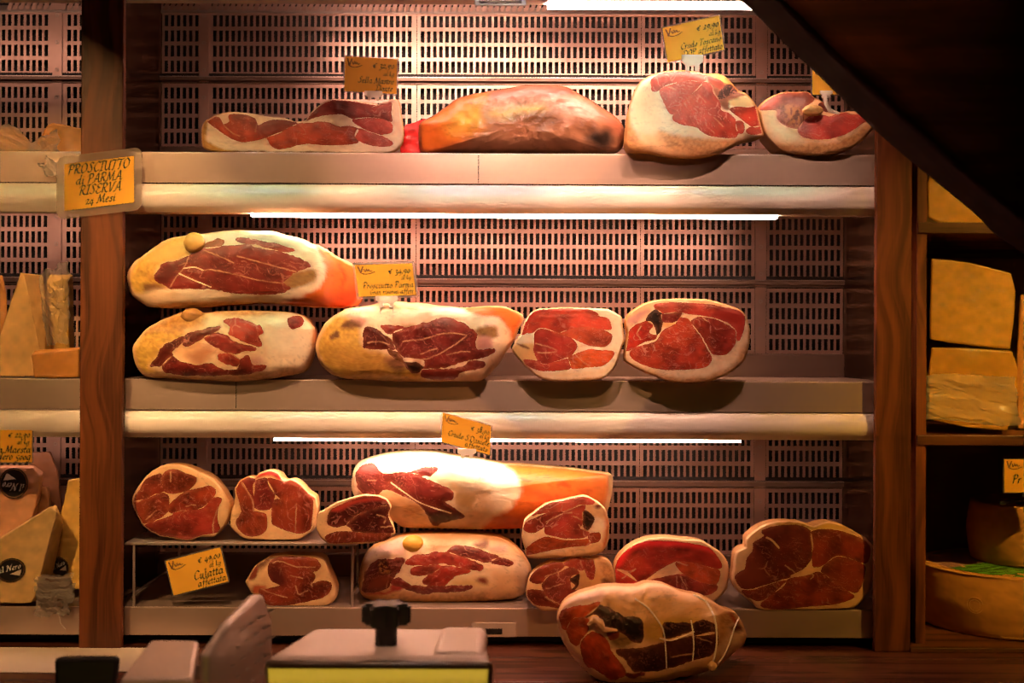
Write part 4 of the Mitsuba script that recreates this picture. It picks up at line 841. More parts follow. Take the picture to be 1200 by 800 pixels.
# 18
A = Zc(710, 620, 8)
ham('ham_017', A(75, 360, 100, 280, 180, 190, 300, 120, 420, 85, 560, 75, 720, 90, 860, 100, 980, 150, 1090, 230, 1140, 310, 1152, 420, 1140, 540, 1080, 625, 980, 680, 700, 700, 300, 700, 100, 600, 80, 500),
    2.925, 0.16, 0.012, 6, 'cream', 'cream', floor=Z3, lip_y=2.92, seed=198, back='tan', rimw=0.04,
    muscles=[(A(90, 340, 130, 250, 250, 165, 400, 120, 600, 118, 800, 142, 960, 182, 1040, 260, 1080, 350, 1000, 360, 850, 308, 700, 296, 640, 298, 500, 370, 400, 440, 310, 490, 200, 430, 100, 370), (0.27, 0.026, 0.018), 5, [(A(80, 350, 130, 240, 300, 120, 560, 100, 900, 140, 1040, 230, 900, 185, 700, 160, 450, 160, 250, 200, 150, 340), 'bright', 4)]), (A(662, 312, 800, 315, 950, 355, 1060, 393, 1060, 440, 1030, 508, 920, 498, 780, 440, 700, 380), 'orangered', 20), (A(330, 502, 450, 474, 640, 434, 740, 436, 880, 505, 1040, 533, 980, 600, 900, 610, 760, 600, 600, 570), 'lean', 10), (A(82, 382, 200, 400, 300, 500, 240, 530, 92, 510), 'red', 20)],
    seams=[A(100, 375, 210, 395, 270, 375), A(150, 460, 280, 370), A(660, 300, 760, 340), A(660, 440, 670, 500), A(700, 440, 760, 560)], grain=0.25)
tag('ham_017', 'oval ham slice with bright red top rim, behind the string-tied ham', 'ham')

# 19
A = Zc(850, 600, 6.4)
ham('ham_018', A(45, 500, 55, 430, 80, 300, 150, 265, 160, 190, 260, 105, 390, 70, 560, 72, 660, 105, 760, 72, 860, 85, 940, 125, 1050, 190, 1110, 270, 1112, 420, 1090, 560, 1030, 660, 940, 722, 700, 736, 450, 736, 270, 738, 200, 680, 90, 590, 55, 540),
    2.895, 0.17, 0.012, 7, 'cream', 'cream', floor=Z3, seed=209, back='tan', rimw=0.035,
    paints=[(A(380, 80, 560, 70, 660, 110, 660, 135, 560, 100, 390, 95), 'ochre', 2), (A(660, 110, 760, 75, 900, 90, 940, 130, 780, 125, 670, 140), (0.62, 0.36, 0.08), 3)],
    muscles=[(A(80, 480, 150, 430, 168, 350, 212, 290, 220, 230, 300, 180, 280, 140, 400, 105, 560, 105, 638, 150, 656, 240, 638, 350, 600, 400, 560, 440, 500, 478, 420, 498, 340, 525, 200, 565, 120, 560), (0.13, 0.022, 0.015), 20, [(A(80, 480, 200, 330, 330, 500, 200, 570, 120, 560), 'brownred', 10), (A(280, 150, 440, 105, 440, 130, 330, 200), 'maroon', 5)]), (A(652, 152, 780, 134, 920, 164, 1050, 224, 1083, 282, 1068, 358, 1030, 376, 900, 325, 820, 325, 720, 395, 662, 398, 652, 260), (0.22, 0.034, 0.018), 25), (A(722, 430, 830, 344, 920, 353, 1038, 402, 1040, 460, 1018, 540, 980, 598, 900, 568, 780, 480), 'brownred', 15), (A(272, 690, 350, 625, 480, 505, 600, 485, 700, 455, 800, 515, 940, 615, 955, 640, 820, 683, 600, 703, 420, 722, 300, 712), (0.23, 0.036, 0.018), 5), (A(130, 592, 200, 592, 330, 550, 450, 516, 430, 560, 340, 618, 260, 658, 190, 640), 'brownred', -20)],
    seams=[(A(310, 190, 350, 210, 400, 265), 1.2), A(190, 420, 290, 420, 320, 370), A(290, 420, 330, 470), A(450, 400, 520, 450), (A(500, 480, 620, 430, 710, 425), 1.8), A(620, 460, 660, 470, 640, 500), A(640, 160, 660, 260)], grain=0.3)
tag('ham_018', 'big dark round ham slice with thin rind, rightmost on the bottom shelf by the post', 'ham')

# 20 tied ham on the counter
A = Zc(640, 670, 4.8)
sk = lambda q: 0.10 * sstep(835, 880, q[:, 0])
yl20, yn20, m20 = ham('ham_019', A(60, 260, 80, 200, 120, 150, 220, 110, 340, 80, 500, 82, 560, 62, 660, 70, 760, 110, 860, 130, 940, 170, 1000, 205, 1060, 225, 1100, 280, 1125, 350, 1110, 410, 1060, 450, 1000, 510, 950, 545, 850, 575, 740, 600, 690, 625, 600, 642, 480, 650, 360, 640, 260, 585, 160, 490, 90, 380),
    2.565, 0.13, 0.07, 2.4, 'fat', 'cream', floor=COUNTER_Z, lip_y=0, rough=3.2, seed=220, grow=sk, slope=(0.08, 0), back='tan', bump=0.006, na=260,
    paints=[(A(250, 120, 500, 70, 760, 100, 860, 140, 900, 260, 700, 290, 560, 320, 420, 240, 320, 180), 'cream', 8), (A(540, 300, 640, 260, 860, 250, 880, 290, 760, 350, 640, 400, 560, 380), (0.55, 0.34, 0.08), 7), (A(120, 160, 300, 110, 320, 170, 200, 190, 100, 210), (0.60, 0.38, 0.28), 8), (A(860, 130, 1060, 230, 1030, 330, 960, 420, 960, 250), 'tan', 6), (A(1030, 220, 1100, 280, 1070, 300, 1040, 260), 'redor', 3), (A(1040, 310, 1110, 290, 1120, 330, 1050, 330), 'maroon', 3), (A(380, 580, 600, 570, 740, 550, 900, 500, 960, 460, 1000, 500, 740, 610, 480, 660), (0.66, 0.42, 0.17), 7), (A(70, 260, 130, 420, 300, 580, 380, 640, 280, 610, 80, 400), 'cream', 3), (A(340, 330, 460, 340, 500, 400, 420, 430, 360, 400), 'crumb', 5)],
    muscles=[(A(80, 225, 200, 195, 300, 178, 240, 240, 150, 255, 112, 320, 90, 300), 'orangered', -20), (A(120, 320, 152, 268, 230, 263, 238, 310, 200, 380, 170, 410, 130, 370), 'orangered', 30), (A(197, 420, 242, 342, 300, 358, 340, 382, 360, 450, 440, 540, 430, 580, 370, 600, 300, 555, 220, 510), (0.38, 0.06, 0.02), 50), (A(225, 250, 300, 192, 380, 222, 440, 258, 530, 265, 540, 370, 500, 390, 440, 342, 345, 318, 285, 235), 'dark', 10, [(A(400, 290, 520, 270, 540, 370, 480, 370, 430, 330), 'black', 6)]), (A(400, 445, 560, 424, 680, 395, 820, 364, 950, 342, 940, 450, 820, 490, 680, 540, 500, 555, 450, 490), (0.055, 0.018, 0.011), 15), (A(660, 330, 680, 292, 800, 292, 820, 320, 760, 348, 670, 368), 'dark', 10), (A(822, 300, 880, 272, 948, 300, 948, 345, 840, 356), 'dark', 10), (A(350, 330, 400, 335, 395, 365, 360, 375), 'maroon'), (A(450, 575, 550, 572, 480, 590), 'maroon')],  # dark patch with black core paints the shaded cavity
    seams=[A(700, 480, 820, 460), A(850, 370, 930, 395)], grain=0.25)
tag('ham_019', 'string-tied boned ham resting on the wooden counter in front of the bottom shelf', 'ham')
for i, (pts, r) in enumerate(((A(830, 130, 900, 170, 948, 260, 960, 380, 948, 470, 930, 530), 0.0022), (A(500, 150, 570, 200, 620, 260, 660, 330, 672, 430, 677, 540), 0.0016), (A(815, 270, 826, 340, 830, 420, 824, 500), 0.0016), (A(1085, 255, 1060, 310, 1030, 400, 1000, 470, 965, 515), 0.002), (A(640, 372, 700, 385, 780, 358, 835, 335), 0.0016))):
    q = spline(pts, 1.5, False); y = yl20(q); bad = np.isnan(y); y[bad] = yn20(q[bad])
    obj(nn('ham_019__string', i), tube(P(q[:, 0], q[:, 1], y - r * 0.8), r, 6), WHITE, 40)
q = P(640 + 935 / 4.8, 670 + 530 / 4.8, 2.60)
m = blob(q, (0.010, 0.008, 0.010), 5, 0.3); obj('ham_019__string_knot', m, FAT, True, vcol(m, (0.6, 0.42, 0.2)))
m = tube(np.array([P(640 + a / 4.8, 670 + b_ / 4.8, y) for a, b_, y in ((238, 300, 2.560), (270, 268, 2.557), (300, 285, 2.557), (325, 325, 2.556), (400, 328, 2.558))]), [0.004, 0.008, 0.010, 0.007, 0.003], 8)
obj('ham_019__bone', m, FAT, True, vcol(m, (0.66, 0.44, 0.28), 0.2, 150))

# ------------------------------------------------------------------ wire stand on the bottom shelf
R = 'wire_stand'
tag(R, 'small steel stand with thin legs on the bottom shelf, holding three ham slices', 'stand')
obj(R + '__tray', box(xf(147), xf(418), YF + 0.002, 3.2, zr - 0.006, zr, 0.001), STEEL)
for i, (px, y) in enumerate(((157, 2.908), (413.5, 2.908), (172, 3.19), (402, 3.19))):
    x = (px - 600) / F * YF
    obj(nn(R + '__leg', i), tube([[x, y, zr - 0.005], [x, y, (zr + Z3) / 2], [x, y, Z3 + 0.0005]], 0.0032, 8), STEEL, 40)
for i, px in enumerate((157, 413.5)):
    x = (px - 600) / F * YF
    obj(nn(R + '__side_rail', i), tube([[x, 2.908, Z3 + 0.03], [x, 3.05, Z3 + 0.03], [x, 3.19, Z3 + 0.03]], 0.0025, 6), STEEL, 40)


# ------------------------------------------------------------------ tags
BOWL = '.42 .5 .25 .55 .08 .35 .08 .1 .2 0 .38 .2 .44 .52'
GLYPH = {' ': (.30,), 'a': (.56, BOWL, '.44 .52 .4 .12 .46 0 .55 .06'), 'c': (.44, '.4 .46 .28 .55 .1 .38 .08 .12 .2 0 .38 .1'), 'd': (.58, BOWL, '.5 1 .42 .12 .47 0 .56 .06'),
         'e': (.44, '.08 .26 .3 .33 .38 .46 .27 .55 .1 .36 .08 .12 .2 0 .38 .1'), 'f': (.38, '.5 .95 .38 1 .28 .8 .2 0 .12 -.3 0 -.32', '.08 .52 .42 .52'), 'g': (.54, BOWL, '.44 .52 .36 -.15 .22 -.35 .04 -.26'),
         'i': (.28, '.04 .42 .14 .54 .1 .1 .16 0 .26 .08', '.16 .74 .19 .78'), 'k': (.46, '.12 1 .06 0', '.36 .54 .1 .28', '.14 .3 .34 .02 .44 .06'), 'l': (.28, '.06 .9 .16 1 .1 .1 .17 0 .27 .08'),
         'm': (.70, '.04 .44 .12 .54 .07 0', '.09 .3 .26 .55 .32 .48 .27 0', '.3 .3 .48 .55 .54 .46 .5 .08 .58 0 .66 .08'), 'n': (.52, '.04 .44 .12 .54 .07 0', '.09 .3 .28 .55 .36 .46 .32 .08 .4 0 .5 .08'),
         'o': (.48, '.28 .55 .1 .38 .08 .14 .2 0 .38 .16 .4 .42 .28 .55'), 'p': (.50, '.04 .44 .14 .54 .04 -.35', '.1 .3 .3 .55 .42 .42 .36 .1 .2 0 .1 .08'), 'r': (.36, '.04 .44 .12 .54 .07 0', '.09 .3 .24 .54 .36 .5'),
         's': (.38, '.36 .48 .24 .55 .12 .44 .3 .2 .26 .04 .12 0 .02 .08'), 't': (.32, '.18 .76 .1 .12 .18 0 .3 .1', '.02 .52 .32 .52'), 'u': (.56, '.04 .44 .14 .54 .1 .14 .18 0 .36 .2', '.42 .54 .38 .1 .44 0 .54 .08'), 'v': (.44, '.04 .48 .14 .54 .2 0 .42 .4 .4 .54'),
         'A': (.72, '-.05 .02 .12 .05 .5 1 .6 .08 .7 0 .78 .06', '.2 .36 .58 .36'), 'C': (.62, '.64 .84 .46 1 .18 .75 .08 .35 .26 0 .58 .14'), 'D': (.70, '.18 .95 .1 0', '-.04 .84 .2 1 .52 .92 .66 .5 .46 .06 .1 0 -.02 .04'),
         'E': (.56, '.56 .94 .3 1 .14 .78 .3 .56 .44 .54', '.3 .54 .06 .3 .14 .02 .36 0 .56 .14'), 'G': (.66, '.64 .84 .46 1 .18 .75 .08 .35 .26 0 .54 .14 .58 .42', '.36 .42 .66 .44'), 'I': (.40, '.04 .96 .24 .98 .44 1', '.26 .98 .16 .02', '0 0 .32 .02'),
         'M': (.90, '-.06 .04 .06 .02 .24 .96', '.24 .96 .4 .1', '.4 .1 .76 .98', '.76 .98 .72 .08 .82 0 .9 .06'), 'N': (.76, '-.06 .04 .06 .02 .2 .94', '.06 .9 .2 .96 .56 .02', '.56 .02 .7 .94 .84 1'),
         'O': (.72, '.4 1 .14 .78 .08 .3 .28 0 .58 .22 .64 .7 .4 1'), 'P': (.56, '.2 .96 .1 0', '-.02 .8 .16 1 .46 .98 .56 .74 .38 .5 .18 .5'), 'R': (.66, '.2 .96 .1 0', '-.02 .8 .16 1 .46 .98 .56 .74 .38 .5 .2 .52', '.26 .5 .5 .04 .68 .04'),
         'S': (.54, '.52 .88 .36 1 .18 .82 .4 .4 .34 .08 .16 0 -.02 .12'), 'T': (.56, '-.02 .84 .08 .98 .4 .92 .68 1.02', '.36 .94 .24 .04 .12 0'), 'U': (.70, '.02 .9 .14 .98 .1 .3 .26 0 .5 .25 .6 .98', '.6 .98 .54 .06 .66 .04'), 'V': (.62, '.02 .88 .16 .98 .26 0 .52 .6 .62 .96 .76 .98'),
         '0': (.46, '.24 .52 .08 .3 .12 .04 .28 .02 .4 .26 .34 .5 .24 .52'), '2': (.44, '.04 .4 .2 .55 .34 .42 .04 .02 .2 .04 .4 0'), '3': (.42, '.06 .44 .22 .54 .34 .4 .18 .2 .36 .02 .26 -.26 .02 -.3'), '4': (.48, '.3 .54 .02 .06 .46 .08', '.34 .4 .28 -.28'),
         '5': (.44, '.42 .56 .2 .54 .12 .28 .32 .16 .34 -.1 .2 -.3 0 -.28'), '8': (.46, '.36 .9 .2 1 .12 .8 .34 .4 .3 .06 .14 .02 .06 .25 .36 .66 .36 .9'), '9': (.46, '.36 .42 .22 .55 .08 .36 .16 .14 .32 .26 .4 .48 .3 -.05 .04 -.32'),
         ',': (.18, '.08 .06 .02 -.14'), '.': (.18, '.04 .03 .1 .06'), '€': (.56, '.5 .56 .36 .62 .16 .4 .14 .12 .28 0 .44 .06', '0 .38 .36 .38', '0 .24 .34 .24')}


def nib_text(text, h, depth, nib=0.11, slant=0.16):
    """Chancery italic drawn with a broad nib held at 40 degrees: baseline at y = 0, capitals h tall, extruded along +z."""
    x, polys = 0.0, []
    nv = np.array([math.cos(math.radians(40)), math.sin(math.radians(40))]) * nib / 2
    for ch in text:
        g = GLYPH[ch]
        for st in g[1:]:
            p = np.array(st.split(), float).reshape(-1, 2)
            p = spline(p, 0.07, False) if len(p) > 2 else p
            p = np.c_[p[:, 0] + p[:, 1] * slant + x, p[:, 1]]
            for a, b in zip(p[:-1], p[1:]):
                polys.append(shapely.MultiPoint([a + nv, a - nv, b + nv, b - nv]).convex_hull.buffer(0.018, quad_segs=1))
        x += g[0] + 0.05
    u_ = shapely.unary_union(polys).simplify(0.008)
    m = trimesh.util.concatenate([trimesh.creation.extrude_polygon(q, depth / h, engine='earcut') for q in getattr(u_, 'geoms', [u_])])
    m.apply_scale(h)
    return m


def lettering(text, h, O, u, v, n, slant=0.24):
    m = nib_text(text, h, 0.0004)
    return m, np.array(m.vertices)


def price_tag(key, TL, TR, BL, Yl, Yr, lines, label, clip=None, prongs=(), margin=1.6, logo=True, cat='price tag', sleeve=True, thick=0.0007):
    tl, tr, bl = P(np.array(TL[0]), np.array(TL[1]), Yl), P(np.array(TR[0]), np.array(TR[1]), Yr), P(np.array(BL[0]), np.array(BL[1]), Yl)
    U_, V_ = tr - tl, tl - bl
    W, Hh = np.linalg.norm(U_), np.linalg.norm(V_)
    u, v = U_ / W, V_ / Hh
    n = np.cross(u, v); n /= np.linalg.norm(n)            # towards the viewer
    sc = W / math.hypot(TR[0] - TL[0], TR[1] - TL[1])      # metres per pixel on the card
    tag(key, label, cat)

    def plate(x0, x1, y0, y1, d0, d1, r=0.0):
        pg = shapely.box(x0, y0, x1, y1)
        if r: pg = pg.buffer(-r).buffer(r)
        m = trimesh.creation.extrude_polygon(pg, d1 - d0)
        p = np.array(m.vertices)
        m.vertices = bl + p[:, :1] * u + p[:, 1:2] * v + (p[:, 2:] + d0) * n
        m.fix_normals()
        return m
    obj(key + '__card', plate(0, W, 0, Hh, -thick, 0), YELLOW)
    if sleeve:
        g = margin * sc
        obj(key + '__sleeve', plate(-g, W + g, -g, Hh + g, -thick - 0.0012, -thick - 0.0004, g), SLEEVE)
        labels[key + '__sleeve'] = {'label': 'clear plastic sleeve'}
    k = 0
    for (text, x, y, h, align) in lines:                   # fractions of the card; h in card pixels
        m, p = lettering(text, h * sc, bl, u, v, n)
        w = p[:, 0].max() - p[:, 0].min()
        x0 = x * W - (w if align == 'r' else w / 2 if align == 'c' else 0) - p[:, 0].min()
        m.vertices = bl + (p[:, :1] + x0) * u + (p[:, 1:2] + y * Hh) * v + (p[:, 2:] + 0.0001) * n
        obj(nn(key + '__lettering', k), m, INK); k += 1
    if logo:
        L = lambda pts, w: LineString(spline(np.array(pts, float), 0.02, False)).buffer(w)
        g = [L([(0.0, 1.0), (0.08, 0.5), (0.14, 0.25), (0.30, 1.0)], 0.045), L([(0.10, 0.22), (0.35, 0.02), (0.7, 0.06), (1.0, 0.28)], 0.045), L([(0.36, 0.65), (0.40, 0.35), (0.48, 0.5)], 0.04), L([(0.50, 0.7), (0.58, 0.4), (0.66, 0.62)], 0.04), L([(0.68, 0.6), (0.74, 0.38), (0.85, 0.45)], 0.04)]
        g = shapely.unary_union(g)
        ms = [trimesh.creation.extrude_polygon(q, 0.0003) for q in getattr(g, 'geoms', [g])]
        m = trimesh.util.concatenate(ms); p = np.array(m.vertices)
        m.vertices = bl + (p[:, :1] * 0.27 * W + 0.05 * W) * u + (p[:, 1:2] * 0.24 * Hh + 0.70 * Hh) * v + (p[:, 2:] + 0.0001) * n
        obj(key + '__logo', m, LOGO)
    if clip is not None:
        cx0, cx1, cy0, cy1 = clip                         # pixels
        a, b = P(np.array([cx0, cx1]), np.array([cy1, cy0]), (Yl + Yr) / 2 - 0.004)
        mid = (a[0] + b[0]) / 2; w = abs(b[0] - a[0]) / 2; zlo, zhi = a[2], b[2]
        pg = Polygon([(mid - w, zhi), (mid + w, zhi), (mid + w, zhi - (zhi - zlo) * 0.4), (mid + w * 0.62, zhi - (zhi - zlo) * 0.62), (mid + w * 0.62, zlo), (mid + w * 0.28, zlo), (mid + w * 0.28, zhi - (zhi - zlo) * 0.66), (mid - w * 0.28, zhi - (zhi - zlo) * 0.66), (mid - w * 0.28, zlo), (mid - w * 0.62, zlo), (mid - w * 0.62, zhi - (zhi - zlo) * 0.62), (mid - w, zhi - (zhi - zlo) * 0.4)])
        m = trimesh.creation.extrude_polygon(pg, 0.010); p = np.array(m.vertices)
        m.vertices = np.stack([p[:, 0], a[1] + p[:, 2], p[:, 1]], 1); m.fix_normals()
        obj(key + '__clip', m, WHITE); labels[key + '__clip'] = {'label': 'white plastic clip'}
        for i, (px, p0, p1) in enumerate(prongs):
            q0, q1 = P(np.array(px), np.array(p0), a[1]), P(np.array(px), np.array(p1), a[1])
            obj(nn(key + '__prong', i), tube([q0, (q0 + q1) / 2, q1], 0.0009, 6), STEEL)


price_tag('price_tag', (404.5, 66), (465.5, 69.5), (403.5, 106.5), 2.95, 2.95, [('€ 32,90', 0.95, 0.72, 8.0, 'r'), ('al kg', 0.95, 0.50, 5.2, 'r'), ('Sella Mastro', 0.95, 0.27, 7.0, 'r'), ('Dante', 0.93, 0.06, 7.0, 'r')], 'yellow price tag reading Sella Mastro Dante above the leftmost ham of the top shelf', (427, 448, 106.5, 117))
price_tag('price_tag_001', (776.5, 33), (842.5, 18), (782.5, 73), 2.885, 2.885, [('€ 29,90', 0.97, 0.70, 8.2, 'r'), ('al kg', 0.98, 0.48, 5.6, 'r'), ('Crudo Toscano', 0.98, 0.27, 7.0, 'r'), ('DOP affettato', 0.98, 0.045, 7.0, 'r')], 'tilted yellow price tag reading Crudo Toscano, above the big pink cut ham', (799, 824, 64, 83))
price_tag('price_tag_002', (416, 310.5), (483, 308.5), (420.5, 347.5), 2.862, 2.862, [('€ 34,90', 0.95, 0.70, 8.0, 'r'), ('al kg', 0.95, 0.50, 5.0, 'r'), ('Prosciutto Parma', 0.98, 0.25, 7.4, 'r'), ('Gran riserva affett.', 0.98, 0.06, 5.8, 'r')], 'yellow price tag reading Prosciutto Parma, in the middle shelf between two long hams', (440, 466, 346.5, 360), [(446, 360, 368), (460.5, 360, 368)], margin=3)
price_tag('price_tag_003', (519, 483.5), (575.5, 499), (517.5, 517.5), 2.868, 2.878, [('€ 38,00', 0.97, 0.68, 7.0, 'r'), ('al kg', 0.97, 0.50, 5.0, 'r'), ('Crudo S.Daniele', 0.98, 0.28, 6.6, 'r'), ('affettato', 0.95, 0.07, 6.6, 'r')], 'slanted yellow price tag reading Crudo S.Daniele, above the white topped ham', (536, 558, 526, 537), [(547, 534, 547)], margin=1.4)
price_tag('price_tag_004', (194, 657.5), (258, 641), (203.5, 697.5), 2.90, 2.90, [('€ 49,00', 0.97, 0.72, 8.4, 'r'), ('al kg', 0.95, 0.52, 6.0, 'r'), ('Culatta', 0.96, 0.27, 10, 'r'), ('affettata', 0.98, 0.06, 8.0, 'r')], 'tilted yellow price tag reading Culatta, hung under the wire stand', margin=1.5)
price_tag('price_tag_005', (-38, 503), (37.5, 503), (-38, 541.5), 2.89, 2.89, [('€ 22,90', 0.97, 0.76, 8.0, 'r'), ('al kg', 0.96, 0.55, 6.0, 'r'), ('sa Maesta', 0.98, 0.29, 8.6, 'r'), ('Nero 500g', 0.98, 0.08, 8.6, 'r')], 'yellow price tag at the left edge, above the wedges with black round labels', margin=1.2)
price_tag('price_tag_006', (1177, 538), (1240, 538), (1177, 577), 2.93, 2.93, [('Pr', 0.15, 0.28, 10, 'l')], 'yellow price tag at the right edge, in front of the small cheese wheel', margin=1.0, clip=(1200, 1222, 577, 590))
price_tag('price_tag_007', (952, 78), (1000, 78), (952, 111), 2.895, 2.895, [], 'yellow price tag half hidden by the beam, above the rightmost ham of the top shelf', (961, 976, 106, 114), margin=1.0)
q = np.array([P(967, 112, 2.893), P(968, 122, 2.893), P(972, 129, 2.893), P(984, 135, 2.895)])
obj('price_tag_007__stem', tube(q, [0.005, 0.0045, 0.005, 0.006], 8), WHITE, 40)
# laminated sign hanging on the post
price_tag('hanging_sign', (75.5, 192.5), (157, 182.5), (75.5, 247), 2.858, 2.858, [('PROSCIUTTO', 0.50, 0.765, 11.2, 'c'), ('di PARMA', 0.50, 0.53, 10.6, 'c'), ('RISERVA', 0.52, 0.295, 11, 'c'), ('24 Mesi', 0.52, 0.085, 10, 'c')], 'laminated yellow sign reading PROSCIUTTO di PARMA RISERVA 24 Mesi, on the left post', cat='sign', margin=9.5, logo=False)

# ------------------------------------------------------------------ cheeses
YEL, ORA, DEEPY, PALEY, BRN = (0.78, 0.50, 0.19), (0.52, 0.24, 0.06), (0.55, 0.30, 0.05), (0.70, 0.50, 0.22), (0.30, 0.13, 0.04)


def solid(front, Y, back, depth, rnd=1.5, color=YEL, sub=0.008, noise=0.002, seed=0, var=0.2, floor=None):
    """Block of cheese: front polygon (pixels at Y), back polygon of as many points at Y + depth; hull with soft edges."""
    pts = np.vstack([P(np.array(front, float)[:, 0], np.array(front, float)[:, 1], Y), P(np.array(back, float)[:, 0], np.array(back, float)[:, 1], Y + depth)])
    if floor is not None: pts[:, 2] = np.maximum(pts[:, 2], floor + 0.004)
    r = 0.003 * rnd
    s = trimesh.creation.icosphere(1, r)
    cen = pts.mean(0)
    pp = np.vstack([(cen + (p - cen) * (1 - r / max(np.linalg.norm(p - cen), 0.02)))[None] + s.vertices for p in pts])
    m = trimesh.convex.convex_hull(pp)
    v, f = trimesh.remesh.subdivide_to_size(m.vertices, m.faces, sub)
    m = trimesh.Trimesh(v, f); m.merge_vertices()
    n = np.array(m.vertex_normals)
    v = np.array(m.vertices) + n * (noise * 2 * (meshkit.fbm(np.array(m.vertices) * 28, 3, seed) - 0.5))[:, None]
    if floor is not None: v[:, 2] = np.maximum(v[:, 2], floor + 0.0006)
    m = trimesh.Trimesh(v, m.faces, process=False)
    return m, vcol(m, color, var, 55, seed)


def film(pts_px, Y, seed, amp=0.006, n=22):
    """Crumpled clear film: a bilinear patch of four pixel corners with depths, wrinkled."""
    c = [P(np.array(a), np.array(b), y) for a, b, y in pts_px]
    s, t = np.meshgrid(np.linspace(0, 1, n), np.linspace(0, 1, n), indexing='ij')
    s, t = s.ravel()[:, None], t.ravel()[:, None]
    v = c[0] * (1 - s) * (1 - t) + c[1] * s * (1 - t) + c[2] * s * t + c[3] * (1 - s) * t
    v = v + amp * 2 * (np.stack([meshkit.fbm(np.c_[s * 4, t * 7, s * 0 + seed + k], 3, seed + k) for k in range(3)], 1) - 0.5)
    i, j = np.meshgrid(np.arange(n - 1), np.arange(n - 1), indexing='ij')
    q = np.stack([i * n + j, (i + 1) * n + j, (i + 1) * n + j + 1, i * n + j + 1], -1).reshape(-1, 4)
    return v, q


def cheese(key, front, Y, back, depth, label, color=YEL, m=CHEESE, smooth=35, **k):
    me, co = solid(front, Y, back, depth, color=color, **k)
    obj(key + '__body', me, m, True, co); tag(key, label, 'cheese')


# left bay, top shelf
cheese('cheese', [(-30, 150), (18, 151), (34, 166), (30, 182), (-30, 182)], 2.93, [(-30, 152), (16, 152), (30, 165), (30, 180), (-30, 180)], 0.12, 'film-wrapped orange cheese at the left edge of the top left shelf', ORA, seed=3, floor=Z1)
v, q = film([(-20, 146, 2.92), (20, 148, 2.92), (52, 184, 2.915), (-20, 176, 2.92)], 0, 4, 0.008); obj('cheese__plastic_wrap', (v, q), FILM)
cheese('cheese_001', [(40, 178), (56, 148), (62, 145), (96, 152), (96, 182), (42, 182)], 2.93, [(45, 178), (60, 150), (66, 148), (100, 153), (100, 182), (46, 182)], 0.12, 'brown orange cheese block in film next to the left post on the top left shelf', ORA, seed=5, floor=Z1)
v, q = film([(34, 166, 2.925), (66, 150, 2.92), (72, 206, 2.885), (52, 206, 2.885)], 0, 9, 0.010); obj('cheese_001__plastic_wrap', (v, q), FILM)
# middle
cheese('cheese_002', [(25, 319), (28, 320), (53, 444), (-14, 444)], 2.95, [(27, 320), (50, 322), (62, 440), (0, 440)], 0.045, 'tall pale triangular cheese wedge standing on the middle left shelf', YEL, seed=7, floor=Z2, rnd=1.0)
cheese('cheese_003', [(56, 330), (78, 326), (80, 410), (60, 411), (50, 400)], 3.01, [(60, 322), (84, 322), (86, 410), (62, 410), (56, 400)], 0.12, 'film-wrapped yellow cheese block behind the triangular wedge', (0.60, 0.36, 0.07), seed=8)
v, q = film([(44, 322, 2.945), (80, 306, 2.975), (80, 405, 2.97), (54, 405, 2.97)], 0, 14, 0.010); obj('cheese_003__plastic_wrap', (v, q), FILM)
cheese('cheese_004', [(37, 416), (64, 412), (92, 410), (92, 443), (40, 444)], 2.902, [(40, 412), (64, 410), (94, 408), (94, 440), (44, 440)], 0.035, 'small orange cheese block against the left post on the middle left shelf', (0.55, 0.24, 0.05), seed=9, floor=Z2)
cheese('cheese_005', [(-30, 330), (2, 322), (7, 350), (8, 410), (-6, 440), (-30, 442)], 3.02, [(-30, 330), (0, 324), (4, 350), (4, 410), (-8, 438), (-30, 440)], 0.08, 'orange cheese slab cut by the left edge on the middle left shelf', ORA, seed=10, floor=Z2)
# bottom
PK = (0.55, 0.30, 0.17)
cheese('cheese_006', [(-30, 548), (40, 547), (47, 556), (44, 580), (30, 634), (0, 660), (-30, 665)], 2.985, [(-30, 545), (40, 545), (50, 552), (48, 580), (34, 634), (0, 660), (-30, 665)], 0.08, 'big pinkish cheese wedge with round black label, below the left edge price tag', PK, seed=11, smooth=30)
cheese('cheese_007', [(36, 530), (58, 529), (66, 550), (72, 600), (60, 640), (40, 640)], 3.13, [(38, 530), (58, 529), (66, 550), (72, 600), (60, 640), (40, 640)], 0.10, 'brown cheese wedge standing at the back of the bottom left shelf', (0.36, 0.17, 0.08), seed=12)
cheese('cheese_008', [(48, 570), (54, 570), (58, 592), (40, 640), (26, 640), (30, 612)], 3.07, [(50, 570), (56, 570), (60, 592), (50, 650), (34, 650), (32, 612)], 0.05, 'narrow tan cheese tip between two larger wedges on the bottom left shelf', (0.55, 0.30, 0.12), seed=13)
cheese('cheese_009', [(60, 594), (66, 598), (40, 700), (36, 706), (-30, 706), (-30, 650), (4, 640)], 2.895, [(66, 592), (74, 612), (60, 680), (50, 700), (-30, 700), (-30, 660), (20, 630)], 0.08, 'pale yellow cheese wedge lying in front with a round black label, bottom left shelf', (0.66, 0.45, 0.18), seed=14, floor=Z3)
cheese('cheese_010', [(82, 562), (95, 560), (95, 690), (54, 690), (62, 660)], 2.985, [(84, 564), (97, 562), (97, 688), (58, 688), (66, 660)], 0.08, 'yellow cheese wedge with a round black label, right beside the left post', (0.66, 0.42, 0.10), seed=15, floor=Z3)
cheese('cheese_011', [(44, 682), (50, 676), (82, 676), (86, 700), (78, 712), (42, 706)], 2.872, [(46, 682), (50, 678), (84, 678), (88, 698), (80, 708), (46, 704)], 0.03, 'small film-wrapped dark pack hanging over the bottom left shelf edge', (0.10, 0.06, 0.045), seed=16)
